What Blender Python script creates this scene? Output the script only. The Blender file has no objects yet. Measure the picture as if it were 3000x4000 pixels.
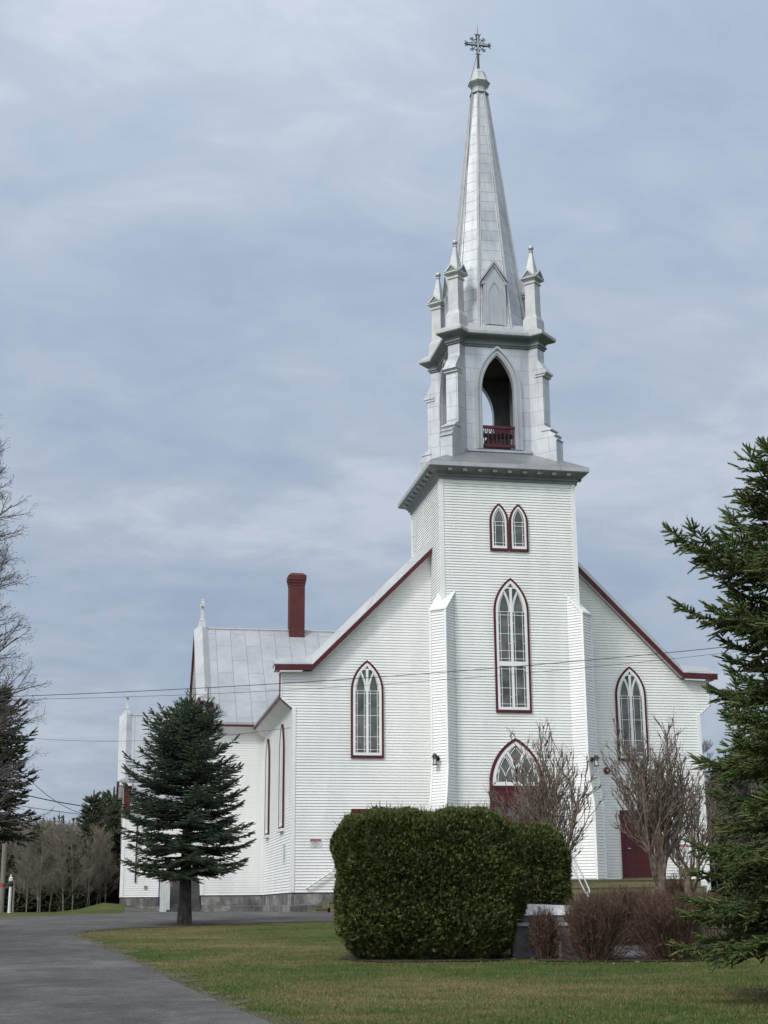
import bpy, bmesh, math, random
import numpy as np
from mathutils import Vector, Matrix

# ------------------------------------------------------------------ camera, sky, sun, exposure
SC = bpy.context.scene
COL = SC.collection
CAM = Vector((-12.812, -46.106, 0.25))
F = Vector((0.17561146, 0.94917548, 0.26120207))
R_ = Vector((0.98361404, -0.18016613, -0.00660266))
U_ = Vector((-0.04079269, -0.25808153, 0.96526156))
FPX = 5685.91
cd = bpy.data.cameras.new('camera')
cam = bpy.data.objects.new('camera', cd)
COL.objects.link(cam)
cd.sensor_fit = 'VERTICAL'
cd.sensor_height = 36.0
cd.sensor_width = 27.0
cd.lens = FPX / 4000 * 36
cd.clip_start = 0.1
cd.clip_end = 6000
cam.matrix_world = Matrix(((R_.x, U_.x, -F.x, CAM.x), (R_.y, U_.y, -F.y, CAM.y), (R_.z, U_.z, -F.z, CAM.z), (0, 0, 0, 1)))
SC.camera = cam
SC.view_settings.view_transform = 'Standard'
SC.view_settings.look = 'None'
SC.view_settings.exposure = 0.15
SC.view_settings.gamma = 1.0

SUN_AZ = math.radians(231)      # clockwise from +Y
SUN_EL = math.radians(42)
SUN_DIR = Vector((math.sin(SUN_AZ) * math.cos(SUN_EL), math.cos(SUN_AZ) * math.cos(SUN_EL), math.sin(SUN_EL)))
sl = bpy.data.lights.new('sun', 'SUN')
sl.energy = 1.5
sl.angle = math.radians(10)
sl.color = (1.0, 0.97, 0.925)
so = bpy.data.objects.new('sun', sl)
so.rotation_euler = SUN_DIR.to_track_quat('Z', 'Y').to_euler()
so.location = (-30, -40, 60)
COL.objects.link(so)


def N(nt, typ, **kw):
    n = nt.nodes.new(typ)
    for k, v in kw.items():
        setattr(n, k, v)
    return n


def mathn(nt, op, a, b=None, c=None, clamp=False):
    n = nt.nodes.new('ShaderNodeMath')
    n.operation = op
    n.use_clamp = clamp
    for i, v in enumerate((a, b, c)):
        if v is None:
            continue
        if isinstance(v, (int, float)):
            n.inputs[i].default_value = v
        else:
            nt.links.new(v, n.inputs[i])
    return n.outputs[0]


def mixc(nt, fac, a, b, mode='MIX'):
    n = nt.nodes.new('ShaderNodeMix')
    n.data_type = 'RGBA'
    n.blend_type = mode
    for idx, v in ((0, fac), (6, a), (7, b)):
        if isinstance(v, (int, float)):
            n.inputs[idx].default_value = v
        elif isinstance(v, tuple):
            n.inputs[idx].default_value = (*v[:3], 1)
        else:
            nt.links.new(v, n.inputs[idx])
    return n.outputs[2]


def ramp(nt, fac, stops):
    n = nt.nodes.new('ShaderNodeValToRGB')
    e = n.color_ramp.elements
    while len(e) < len(stops):
        e.new(0.5)
    for i, (p, c) in enumerate(stops):
        e[i].position = p
        e[i].color = (*c, 1) if len(c) == 3 else c
    nt.links.new(fac, n.inputs[0])
    return n.outputs[0]


W_ = bpy.data.worlds.new('World')
SC.world = W_
W_.use_nodes = True
nt = W_.node_tree
nt.nodes.clear()
out = N(nt, 'ShaderNodeOutputWorld')
bg = N(nt, 'ShaderNodeBackground')
bg.inputs[1].default_value = 0.1
nt.links.new(bg.outputs[0], out.inputs[0])
sky = N(nt, 'ShaderNodeTexSky')
sky.sky_type = 'NISHITA'
sky.sun_disc = False
sky.sun_elevation = SUN_EL
sky.sun_rotation = SUN_AZ
tc = N(nt, 'ShaderNodeTexCoord')
sep = N(nt, 'ShaderNodeSeparateXYZ')
nt.links.new(tc.outputs['Generated'], sep.inputs[0])
zc = mathn(nt, 'MAXIMUM', sep.outputs[2], 0.0)
den = mathn(nt, 'ADD', zc, 0.27)
px_ = mathn(nt, 'DIVIDE', sep.outputs[0], den)
py_ = mathn(nt, 'DIVIDE', sep.outputs[1], den)
cmb = N(nt, 'ShaderNodeCombineXYZ')
nt.links.new(px_, cmb.inputs[0])
nt.links.new(py_, cmb.inputs[1])
mp = N(nt, 'ShaderNodeMapping')
mp.inputs['Rotation'].default_value = (0, 0, math.radians(14))
mp.inputs['Location'].default_value = (3.1, 0.9, 0)
mp.inputs['Scale'].default_value = (1.0, 1.35, 1)
nt.links.new(cmb.outputs[0], mp.inputs[0])
n1 = N(nt, 'ShaderNodeTexNoise')
n1.inputs['Scale'].default_value = 1.7
n1.inputs['Detail'].default_value = 6
n1.inputs['Roughness'].default_value = 0.52
n1.inputs['Distortion'].default_value = 0.5
nt.links.new(mp.outputs[0], n1.inputs['Vector'])
n2 = N(nt, 'ShaderNodeTexNoise')
n2.inputs['Scale'].default_value = 7.5
n2.inputs['Detail'].default_value = 8
n2.inputs['Roughness'].default_value = 0.58
n2.inputs['Distortion'].default_value = 0.6
nt.links.new(mp.outputs[0], n2.inputs['Vector'])
cl = mathn(nt, 'ADD', mathn(nt, 'MULTIPLY', n1.outputs[0], 0.68), mathn(nt, 'MULTIPLY', n2.outputs[0], 0.32))
cloud = ramp(nt, cl, [(0.34, (2.8, 3.42, 4.58)), (0.45, (3.2, 3.88, 4.98)), (0.53, (3.62, 4.25, 5.22)), (0.62, (4.5, 5.0, 5.85))])
# an overcast dome is brighter overhead and round the veiled sun
sd = N(nt, 'ShaderNodeVectorMath', operation='DOT_PRODUCT')
sd.inputs[1].default_value = SUN_DIR
nt.links.new(tc.outputs['Generated'], sd.inputs[0])
glow = mathn(nt, 'POWER', mathn(nt, 'MAXIMUM', sd.outputs['Value'], 0.0), 3.0)
zen = mathn(nt, 'POWER', zc, 1.5)
boost = mathn(nt, 'ADD', mathn(nt, 'ADD', mathn(nt, 'MULTIPLY', zen, 1.0), mathn(nt, 'MULTIPLY', glow, 2.9)), 0.95)
vm = N(nt, 'ShaderNodeVectorMath', operation='SCALE')
nt.links.new(cloud, vm.inputs[0])
nt.links.new(boost, vm.inputs['Scale'])
warm = mixc(nt, mathn(nt, 'ADD', mathn(nt, 'MULTIPLY', glow, 0.9), mathn(nt, 'MULTIPLY', zen, 0.4), clamp=True), (1, 1, 1), (1.13, 0.99, 0.80))
cw = mixc(nt, 1.0, vm.outputs[0], warm, 'MULTIPLY')
final = mixc(nt, 0.93, sky.outputs[0], cw)
nt.links.new(final, bg.inputs[0])

# ------------------------------------------------------------------ materials
MATS = {}


def new_mat(name):
    m = bpy.data.materials.new(name)
    m.use_nodes = True
    t = m.node_tree
    b = t.nodes['Principled BSDF']
    MATS[name] = m
    return m, t, b


def noise(t, scale, detail=4, rough=0.55, coord='Object', vscale=None, dist=0.0):
    tcn = N(t, 'ShaderNodeTexCoord')
    n = N(t, 'ShaderNodeTexNoise')
    n.inputs['Scale'].default_value = scale
    n.inputs['Detail'].default_value = detail
    n.inputs['Roughness'].default_value = rough
    n.inputs['Distortion'].default_value = dist
    src = tcn.outputs[coord]
    if vscale:
        mpn = N(t, 'ShaderNodeMapping')
        mpn.inputs['Scale'].default_value = vscale
        t.links.new(src, mpn.inputs[0])
        src = mpn.outputs[0]
    t.links.new(src, n.inputs['Vector'])
    return n.outputs[0]


def bump(t, b, h, strength=0.3, dist=0.02):
    n = N(t, 'ShaderNodeBump')
    n.inputs['Strength'].default_value = strength
    n.inputs['Distance'].default_value = dist
    t.links.new(h, n.inputs['Height'])
    t.links.new(n.outputs[0], b.inputs['Normal'])


def simple(name, c1, c2, scale=3.0, rough=0.6, metal=0.0, bs=0.0, vscale=None, detail=5, spec=0.5, lo=0.35, hi=0.68):
    m, t, b = new_mat(name)
    f = noise(t, scale, detail, vscale=vscale)
    c = ramp(t, f, [(lo, c1), (hi, c2)])
    t.links.new(c, b.inputs['Base Color'])
    b.inputs['Roughness'].default_value = rough
    b.inputs['Metallic'].default_value = metal
    b.inputs['Specular IOR Level'].default_value = spec
    if bs:
        bump(t, b, noise(t, scale * 4, 5, vscale=vscale), bs)
    return m


simple('siding', (0.77, 0.772, 0.755), (0.87, 0.87, 0.85), 1.4, 0.55, vscale=(1, 1, 0.3), spec=0.3, detail=7)
simple('white_trim', (0.78, 0.785, 0.775), (0.86, 0.86, 0.85), 1.7, 0.5, spec=0.35)
simple('pale_paint', (0.52, 0.53, 0.53), (0.66, 0.67, 0.67), 3.0, 0.55)
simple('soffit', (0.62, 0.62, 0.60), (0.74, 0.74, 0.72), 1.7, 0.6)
simple('maroon', (0.066, 0.008, 0.013), (0.10, 0.014, 0.020), 2.5, 0.45, spec=0.4)
simple('door_red', (0.072, 0.007, 0.011), (0.10, 0.012, 0.016), 2.0, 0.4, vscale=(1, 1, 0.3))
simple('dark_iron', (0.012, 0.011, 0.014), (0.03, 0.028, 0.03), 6, 0.45)
simple('patina', (0.018, 0.045, 0.045), (0.04, 0.095, 0.09), 9, 0.5)
simple('pole_red', (0.028, 0.010, 0.014), (0.05, 0.016, 0.02), 6, 0.5)
simple('green_drip', (0.12, 0.24, 0.20), (0.2, 0.33, 0.29), 6, 0.5)
simple('aluminium', (0.5, 0.51, 0.52), (0.66, 0.67, 0.68), 4, 0.35, 0.6)
simple('olive_wood', (0.12, 0.105, 0.05), (0.2, 0.175, 0.095), 3, 0.75, bs=0.3, vscale=(0.4, 2, 6))
simple('tar_paper', (0.018, 0.018, 0.019), (0.04, 0.038, 0.037), 5, 0.85, bs=0.3)
simple('plank_white', (0.5, 0.51, 0.52), (0.72, 0.73, 0.73), 4, 0.7, bs=0.2, vscale=(9, 9, 0.6))
simple('brown_board', (0.2, 0.1, 0.06), (0.3, 0.16, 0.1), 4, 0.7)
simple('blue_tarp', (0.02, 0.025, 0.10), (0.03, 0.04, 0.16), 4, 0.5)
simple('concrete', (0.13, 0.13, 0.135), (0.23, 0.23, 0.235), 3, 0.85, bs=0.3)  # grey deepened to paint in the shade on the memorial base
simple('pale_stone', (0.42, 0.43, 0.43), (0.62, 0.63, 0.63), 4, 0.8, bs=0.3)
simple('pole_wood', (0.15, 0.13, 0.11), (0.27, 0.24, 0.21), 3, 0.85, bs=0.4, vscale=(6, 6, 0.4))
simple('red_band', (0.22, 0.03, 0.02), (0.32, 0.05, 0.03), 5, 0.6)
simple('cable', (0.012, 0.012, 0.013), (0.022, 0.022, 0.024), 5, 0.6)
simple('bench_wood', (0.06, 0.05, 0.04), (0.13, 0.11, 0.09), 5, 0.8, bs=0.3)
simple('bell_red', (0.10, 0.01, 0.012), (0.14, 0.016, 0.018), 5, 0.4)
simple('sign_white', (0.6, 0.6, 0.6), (0.72, 0.72, 0.72), 8, 0.5)
simple('sign_red', (0.26, 0.03, 0.04), (0.32, 0.04, 0.05), 8, 0.5)
simple('ink', (0.06, 0.06, 0.06), (0.1, 0.1, 0.1), 8, 0.6)
simple('lamp_glass', (0.55, 0.55, 0.52), (0.68, 0.68, 0.64), 8, 0.2)
simple('white_post', (0.6, 0.64, 0.62), (0.75, 0.78, 0.76), 5, 0.5)
simple('bark_spruce', (0.022, 0.018, 0.015), (0.085, 0.07, 0.058), 9, 0.95, bs=0.9, vscale=(1, 1, 0.5))
simple('bark_maple', (0.12, 0.10, 0.09), (0.23, 0.20, 0.185), 6, 0.9, bs=0.5, vscale=(1, 1, 0.5))
simple('bark_pollard', (0.10, 0.07, 0.053), (0.26, 0.21, 0.17), 9, 0.9, bs=0.6, lo=0.38, hi=0.7)
simple('twig_forest', (0.145, 0.124, 0.10), (0.265, 0.232, 0.195), 1.5, 0.9)
simple('twig_shrub', (0.085, 0.042, 0.032), (0.19, 0.105, 0.075), 3.0, 0.85, lo=0.3, hi=0.7)
simple('birch_bark', (0.10, 0.09, 0.08), (0.26, 0.245, 0.22), 3, 0.85, vscale=(1, 1, 3))
simple('dead_leaf', (0.10, 0.055, 0.03), (0.24, 0.16, 0.085), 6, 0.8)
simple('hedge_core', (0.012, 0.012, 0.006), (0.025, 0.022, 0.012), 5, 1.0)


def glass(name, c1, c2, rough):
    m, t, b = new_mat(name)
    f = noise(t, 1.7, 3)
    t.links.new(ramp(t, f, [(0.35, c1), (0.65, c2)]), b.inputs['Base Color'])
    b.inputs['Roughness'].default_value = rough
    b.inputs['Specular IOR Level'].default_value = 0.6
    bump(t, b, noise(t, 5, 2), 0.05)
    return m


glass('pane_grey', (0.045, 0.048, 0.048), (0.15, 0.15, 0.145), 0.16)  # wide tone range paints varied reflections into the panes
glass('pane_border', (0.05, 0.045, 0.06), (0.13, 0.13, 0.15), 0.2)


def foliage(name, cd_, cm, cl_, tip=None, rough=0.65, nscale=1.3):
    m, t, b = new_mat(name)
    g = N(t, 'ShaderNodeNewGeometry')
    f = noise(t, nscale, 3)
    v = mathn(t, 'ADD', mathn(t, 'MULTIPLY', g.outputs['Random Per Island'], 0.55), mathn(t, 'MULTIPLY', f, 0.55))
    c = ramp(t, v, [(0.22, cd_), (0.52, cm), (0.85, cl_)])
    t.links.new(c, b.inputs['Base Color'])
    b.inputs['Roughness'].default_value = rough
    b.inputs['Specular IOR Level'].default_value = 0.25
    return m


foliage('needles_blue', (0.035, 0.052, 0.032), (0.068, 0.093, 0.059), (0.124, 0.153, 0.101))
foliage('needles_green', (0.029, 0.045, 0.015), (0.060, 0.085, 0.026), (0.129, 0.157, 0.049))
foliage('needles_far', (0.023, 0.031, 0.017), (0.039, 0.051, 0.026), (0.069, 0.083, 0.041))
foliage('thuja', (0.032, 0.045, 0.013), (0.063, 0.083, 0.022), (0.132, 0.146, 0.044), nscale=3.0)
foliage('thuja_dry', (0.12, 0.10, 0.05), (0.2, 0.17, 0.09), (0.3, 0.26, 0.15))
foliage('shrub_stem', (0.050, 0.030, 0.025), (0.112, 0.068, 0.052), (0.205, 0.132, 0.095), nscale=2.5)


def uvnode(t):
    n = N(t, 'ShaderNodeUVMap')
    return n.outputs[0]


def metal_sheet(name, bw, rh, c1, c2, swap=False, mort=0.012, rough=0.42, metallic=0.35, lines=(0.24, 0.25, 0.26), off=0.5):
    m, t, b = new_mat(name)
    src = uvnode(t)
    if swap:
        s = N(t, 'ShaderNodeSeparateXYZ')
        t.links.new(src, s.inputs[0])
        c = N(t, 'ShaderNodeCombineXYZ')
        t.links.new(s.outputs[1], c.inputs[0])
        t.links.new(s.outputs[0], c.inputs[1])
        src = c.outputs[0]
    sh = N(t, 'ShaderNodeVectorMath', operation='ADD')
    sh.inputs[1].default_value = (bw * 0.31 + (11.0 if bw > 20 else 0.0), 0.13, 0)
    t.links.new(src, sh.inputs[0])
    src = sh.outputs[0]
    br = N(t, 'ShaderNodeTexBrick')
    br.offset = off
    br.inputs['Scale'].default_value = 1
    br.inputs['Mortar Size'].default_value = mort
    br.inputs['Mortar Smooth'].default_value = 0.25
    br.inputs['Brick Width'].default_value = bw
    br.inputs['Row Height'].default_value = rh
    br.inputs['Bias'].default_value = 0.0
    br.inputs['Color1'].default_value = (0.35, 0.35, 0.35, 1)
    br.inputs['Color2'].default_value = (0.65, 0.65, 0.65, 1)
    t.links.new(src, br.inputs['Vector'])
    f = noise(t, 1.1, 6, 0.6, vscale=(1, 1, 0.45))
    st = noise(t, 2.6, 4, 0.6, vscale=(2.4, 2.4, 0.25))
    v = mathn(t, 'ADD', mathn(t, 'MULTIPLY', f, 0.7), mathn(t, 'MULTIPLY', br.outputs[0], 0.3))
    v = mathn(t, 'ADD', mathn(t, 'MULTIPLY', v, 0.75), mathn(t, 'MULTIPLY', st, 0.25))
    c = ramp(t, v, [(0.36, c1), (0.62, c2)])
    c = mixc(t, mathn(t, 'MULTIPLY', br.outputs[1], 0.85), c, lines)
    t.links.new(c, b.inputs['Base Color'])
    b.inputs['Roughness'].default_value = rough
    b.inputs['Metallic'].default_value = metallic
    h = mathn(t, 'ADD', mathn(t, 'MULTIPLY', br.outputs[1], -1.0), mathn(t, 'MULTIPLY', f, 0.6))
    bump(t, b, h, 0.35, 0.02)
    return m


metal_sheet('spire_sheet', 40.0, 0.42, (0.34, 0.355, 0.37), (0.62, 0.635, 0.645), off=0.0, mort=0.009, metallic=0.45, rough=0.4, lines=(0.2, 0.21, 0.22))
metal_sheet('belfry_sheet', 0.75, 0.52, (0.39, 0.405, 0.42), (0.64, 0.65, 0.66), mort=0.007, metallic=0.45, rough=0.4, lines=(0.25, 0.26, 0.27))
metal_sheet('plain_sheet', 9.0, 9.0, (0.37, 0.385, 0.395), (0.55, 0.56, 0.57), mort=0.004, metallic=0.45, rough=0.4)
metal_sheet('roof_sheet', 1.9, 0.62, (0.31, 0.32, 0.34), (0.42, 0.43, 0.45), swap=True, metallic=0.2, rough=0.5, lines=(0.2, 0.2, 0.21), off=0.45)
metal_sheet('coping_sheet', 1.5, 3.0, (0.37, 0.375, 0.385), (0.48, 0.485, 0.49), metallic=0.25, rough=0.5)
metal_sheet('skirt_sheet', 0.9, 3.0, (0.15, 0.155, 0.165), (0.25, 0.255, 0.265), metallic=0.25, rough=0.5)
metal_sheet('cornice_grey', 1.2, 3.0, (0.135, 0.15, 0.155), (0.22, 0.235, 0.24), mort=0.006, metallic=0.15, rough=0.5)


def stone():
    m, t, b = new_mat('granite')
    src = uvnode(t)
    wob = noise(t, 1.3, 2, coord='Object')
    br = N(t, 'ShaderNodeTexBrick')
    br.inputs['Scale'].default_value = 1
    br.inputs['Mortar Size'].default_value = 0.014
    br.inputs['Mortar Smooth'].default_value = 0.4
    br.inputs['Brick Width'].default_value = 0.85
    br.inputs['Row Height'].default_value = 0.345
    br.inputs['Color1'].default_value = (0.2, 0.2, 0.2, 1)
    br.inputs['Color2'].default_value = (0.8, 0.8, 0.8, 1)
    wv = N(t, 'ShaderNodeTexNoise')
    wv.inputs['Scale'].default_value = 1.6
    wv.inputs['Detail'].default_value = 3
    t.links.new(src, wv.inputs['Vector'])
    v1 = N(t, 'ShaderNodeVectorMath', operation='MULTIPLY_ADD')
    t.links.new(wv.outputs['Color'], v1.inputs[0])
    v1.inputs[1].default_value = (0.34, 0.10, 0)
    t.links.new(src, v1.inputs[2])
    t.links.new(v1.outputs[0], br.inputs['Vector'])
    f = noise(t, 2.3, 7, 0.65)
    st = noise(t, 2.0, 5, 0.6, vscale=(3, 3, 0.4))
    v = mathn(t, 'ADD', mathn(t, 'MULTIPLY', f, 0.55), mathn(t, 'MULTIPLY', br.outputs[0], 0.25))
    v = mathn(t, 'ADD', v, mathn(t, 'MULTIPLY', st, 0.2))
    c = ramp(t, v, [(0.36, (0.05, 0.05, 0.055)), (0.5, (0.15, 0.147, 0.145)), (0.62, (0.33, 0.32, 0.30))])
    c = mixc(t, br.outputs[1], c, (0.27, 0.255, 0.225))
    t.links.new(c, b.inputs['Base Color'])
    b.inputs['Roughness'].default_value = 0.9
    h = mathn(t, 'ADD', mathn(t, 'MULTIPLY', br.outputs[1], -0.7), mathn(t, 'MULTIPLY', f, 1.4))
    bump(t, b, h, 0.8, 0.06)


stone()


def brick_chimney():
    m, t, b = new_mat('chimney_brick')
    br = N(t, 'ShaderNodeTexBrick')
    br.inputs['Scale'].default_value = 1
    br.inputs['Mortar Size'].default_value = 0.008
    br.inputs['Brick Width'].default_value = 0.2
    br.inputs['Row Height'].default_value = 0.068
    br.inputs['Color1'].default_value = (0.072, 0.013, 0.014, 1)
    br.inputs['Color2'].default_value = (0.095, 0.018, 0.019, 1)
    br.inputs['Mortar'].default_value = (0.085, 0.022, 0.02, 1)
    t.links.new(uvnode(t), br.inputs['Vector'])
    c = mixc(t, 0.5, br.outputs[0], ramp(t, noise(t, 2.5, 5), [(0.3, (0.055, 0.010, 0.011)), (0.7, (0.12, 0.024, 0.024))]))
    t.links.new(c, b.inputs['Base Color'])
    b.inputs['Roughness'].default_value = 0.8
    bump(t, b, mathn(t, 'MULTIPLY', br.outputs[1], -1.0), 0.5, 0.01)


brick_chimney()


def lawn_colour(t, fine, wf, gain):
    # patches of winter-killed straw, thin brown soil and fresh green, in drifts
    a = noise(t, 0.24, 6, 0.62, dist=0.4)
    a2 = noise(t, 1.1, 5, 0.65, vscale=(1, 1.9, 1))
    v = mathn(t, 'ADD', mathn(t, 'MULTIPLY', a, 0.5), mathn(t, 'ADD', mathn(t, 'MULTIPLY', a2, 0.5 - wf), mathn(t, 'MULTIPLY', fine, wf)))
    k = lambda c: tuple(min(1, q * gain) for q in c)
    return ramp(t, v, [(0.37, k((0.030, 0.056, 0.012))), (0.45, k((0.048, 0.076, 0.018))), (0.52, k((0.088, 0.090, 0.032))), (0.58, k((0.135, 0.108, 0.052))), (0.68, k((0.19, 0.150, 0.088)))])


def ground_mats():
    m, t, b = new_mat('lawn')
    f = noise(t, 9, 6, 0.7)
    c = lawn_colour(t, f, 0.22, 1.05)
    t.links.new(c, b.inputs['Base Color'])
    b.inputs['Roughness'].default_value = 0.95
    b.inputs['Specular IOR Level'].default_value = 0.1
    bump(t, b, f, 0.7, 0.05)
    m, t, b = new_mat('grass_blade')
    g = N(t, 'ShaderNodeNewGeometry')
    c = lawn_colour(t, g.outputs['Random Per Island'], 0.20, 1.5)
    t.links.new(c, b.inputs['Base Color'])
    b.inputs['Roughness'].default_value = 0.8
    b.inputs['Specular IOR Level'].default_value = 0.15
    m, t, b = new_mat('dirt')
    f = noise(t, 14, 6, 0.75)
    a = noise(t, 2.0, 5, 0.6)
    v = mathn(t, 'ADD', mathn(t, 'MULTIPLY', a, 0.5), mathn(t, 'MULTIPLY', f, 0.5))
    t.links.new(ramp(t, v, [(0.36, (0.045, 0.038, 0.026)), (0.5, (0.085, 0.070, 0.046)), (0.64, (0.16, 0.13, 0.09))]), b.inputs['Base Color'])
    b.inputs['Roughness'].default_value = 0.95
    bump(t, b, f, 1.0, 0.03)
    m, t, b = new_mat('asphalt')
    a = noise(t, 0.30, 6, 0.62)
    p2 = noise(t, 2.2, 5, 0.65, dist=0.6)
    f = noise(t, 38, 3, 0.8)
    v = mathn(t, 'ADD', mathn(t, 'MULTIPLY', a, 0.36), mathn(t, 'ADD', mathn(t, 'MULTIPLY', p2, 0.22), mathn(t, 'MULTIPLY', f, 0.42)))
    c = ramp(t, v, [(0.38, (0.036, 0.035, 0.034)), (0.49, (0.078, 0.075, 0.071)), (0.60, (0.165, 0.156, 0.144))])
    # pale aggregate and sand grains
    sp = ramp(t, noise(t, 75, 2, 0.5), [(0.66, (0, 0, 0)), (0.74, (1, 1, 1))])
    c = mixc(t, mathn(t, 'MULTIPLY', sp, 0.5), c, (0.26, 0.25, 0.235))
    # hairline cracks
    tcn = N(t, 'ShaderNodeTexCoord')
    vo = N(t, 'ShaderNodeTexVoronoi')
    vo.feature = 'DISTANCE_TO_EDGE'
    vo.inputs['Scale'].default_value = 0.33
    t.links.new(tcn.outputs['Object'], vo.inputs['Vector'])
    dn = noise(t, 1.6, 6)
    ed = mathn(t, 'ADD', vo.outputs['Distance'], mathn(t, 'MULTIPLY', mathn(t, 'SUBTRACT', dn, 0.5), 0.25))
    ck = mathn(t, 'LESS_THAN', mathn(t, 'ABSOLUTE', ed), 0.004)
    c = mixc(t, mathn(t, 'MULTIPLY', ck, 0.45), c, (0.025, 0.025, 0.025))
    t.links.new(c, b.inputs['Base Color'])
    b.inputs['Roughness'].default_value = 0.88
    b.inputs['Specular IOR Level'].default_value = 0.3
    bump(t, b, f, 0.9, 0.015)
    m, t, b = new_mat('gravel')
    f = noise(t, 28, 4, 0.8)
    a = noise(t, 1.2, 4)
    v = mathn(t, 'ADD', mathn(t, 'MULTIPLY', a, 0.3), mathn(t, 'MULTIPLY', f, 0.7))
    t.links.new(ramp(t, v, [(0.35, (0.05, 0.05, 0.052)), (0.55, (0.12, 0.12, 0.123)), (0.72, (0.34, 0.34, 0.34))]), b.inputs['Base Color'])
    b.inputs['Roughness'].default_value = 0.95
    bump(t, b, f, 1.0, 0.03)


ground_mats()

# ------------------------------------------------------------------ mesh helpers
Z = Vector((0, 0, 1))


class MB:
    """collects faces, builds ONE mesh object"""

    def __init__(s):
        s.v = []
        s.f = []

    def face(s, pts):
        b = len(s.v)
        s.v.extend([tuple(p) for p in pts])
        s.f.append(list(range(b, b + len(pts))))

    def prism(s, base, d):
        """closed prism: base polygon (3d points) extruded by vector d"""
        d = Vector(d)
        base = [Vector(p) for p in base]
        top = [p + d for p in base]
        n = len(base)
        s.face(base[::-1])
        s.face(top)
        for i in range(n):
            j = (i + 1) % n
            s.face([base[i], base[j], top[j], top[i]])

    def box(s, x0, x1, y0, y1, z0, z1):
        s.prism([(x0, y0, z0), (x1, y0, z0), (x1, y1, z0), (x0, y1, z0)], (0, 0, z1 - z0))

    def loft(s, rings, cap0=True, cap1=True):
        n = len(rings[0])
        for a, b in zip(rings[:-1], rings[1:]):
            for i in range(n):
                j = (i + 1) % n
                s.face([a[i], a[j], b[j], b[i]])
        if cap0:
            s.face(list(rings[0])[::-1])
        if cap1:
            s.face(rings[-1])

    def tube(s, path, r, n=8, cap=True):
        path = [Vector(p) for p in path]
        rs = r if isinstance(r, (list, tuple)) else [r] * len(path)
        rings = []
        prev = None
        for i, p in enumerate(path):
            t = (path[min(i + 1, len(path) - 1)] - path[max(i - 1, 0)]).normalized()
            a = prev if prev is not None else (Vector((1, 0, 0)) if abs(t.x) < 0.9 else Vector((0, 1, 0)))
            a = (a - t * a.dot(t)).normalized()
            prev = a
            b = t.cross(a)
            rings.append([p + (a * math.cos(2 * math.pi * k / n) + b * math.sin(2 * math.pi * k / n)) * rs[i] for k in range(n)])
        s.loft(rings, cap, cap)

    def build(s, name, mat, parent=None, smooth=False):
        me = bpy.data.meshes.new(name)
        me.from_pydata(s.v, [], s.f)
        me.validate()
        bm = bmesh.new()
        bm.from_mesh(me)
        bmesh.ops.remove_doubles(bm, verts=bm.verts, dist=1e-5)
        bmesh.ops.recalc_face_normals(bm, faces=bm.faces)
        uv = bm.loops.layers.uv.new('UVMap')
        for f in bm.faces:
            n = f.normal
            if abs(n.z) > 0.999 or n.length < 0.5:
                t, w = Vector((1, 0, 0)), Vector((0, 1, 0))
            else:
                t = Z.cross(n).normalized()
                w = n.cross(t)
            for l in f.loops:
                l[uv].uv = (l.vert.co.dot(t), l.vert.co.dot(w))
            f.smooth = smooth
        bm.to_mesh(me)
        bm.free()
        me.materials.append(MATS[mat])
        o = bpy.data.objects.new(name, me)
        COL.objects.link(o)
        if parent:
            o.parent = parent
        return o


def np_mesh(name, V, T, mat, parent=None):
    me = bpy.data.meshes.new(name)
    V = np.ascontiguousarray(V, dtype=np.float32)
    T = np.ascontiguousarray(T, dtype=np.int32)
    k = T.shape[1]
    me.vertices.add(len(V))
    me.vertices.foreach_set('co', V.ravel())
    me.loops.add(T.size)
    me.loops.foreach_set('vertex_index', T.ravel())
    me.polygons.add(len(T))
    me.polygons.foreach_set('loop_start', np.arange(0, T.size, k, dtype=np.int32))
    me.polygons.foreach_set('loop_total', np.full(len(T), k, dtype=np.int32))
    me.update(calc_edges=True)
    me.materials.append(MATS[mat])
    o = bpy.data.objects.new(name, me)
    COL.objects.link(o)
    if parent:
        o.parent = parent
    return o


def ortho(D):
    ref = np.where(np.abs(D[:, 2:3]) < 0.9, np.array([[0, 0, 1.0]]), np.array([[1.0, 0, 0]]))
    A = np.cross(D, ref)
    A /= np.linalg.norm(A, axis=1, keepdims=True) + 1e-9
    B = np.cross(D, A)
    return A, B


def frusta(segs, k=4):
    """segs: list of (p0,p1,r0,r1) -> verts, quads"""
    P0 = np.array([s[0] for s in segs], float)
    P1 = np.array([s[1] for s in segs], float)
    r0 = np.array([s[2] for s in segs], float)[:, None]
    r1 = np.array([s[3] for s in segs], float)[:, None]
    D = P1 - P0
    D /= np.linalg.norm(D, axis=1, keepdims=True) + 1e-9
    A, B = ortho(D)
    n = len(segs)
    V = np.zeros((n, 2 * k, 3))
    for i in range(k):
        c, s_ = math.cos(2 * math.pi * i / k), math.sin(2 * math.pi * i / k)
        V[:, i] = P0 + (A * c + B * s_) * r0
        V[:, k + i] = P1 + (A * c + B * s_) * r1
    base = np.arange(n)[:, None] * 2 * k
    Q = []
    for i in range(k):
        j = (i + 1) % k
        Q.append(base + np.array([[i, j, k + j, k + i]]))
    return V.reshape(-1, 3), np.concatenate(Q, 0)


def frusta_obj(name, segs, mat, parent=None, k=4):
    V, Q = frusta(segs, k)
    return np_mesh(name, V, Q, mat, parent)


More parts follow.
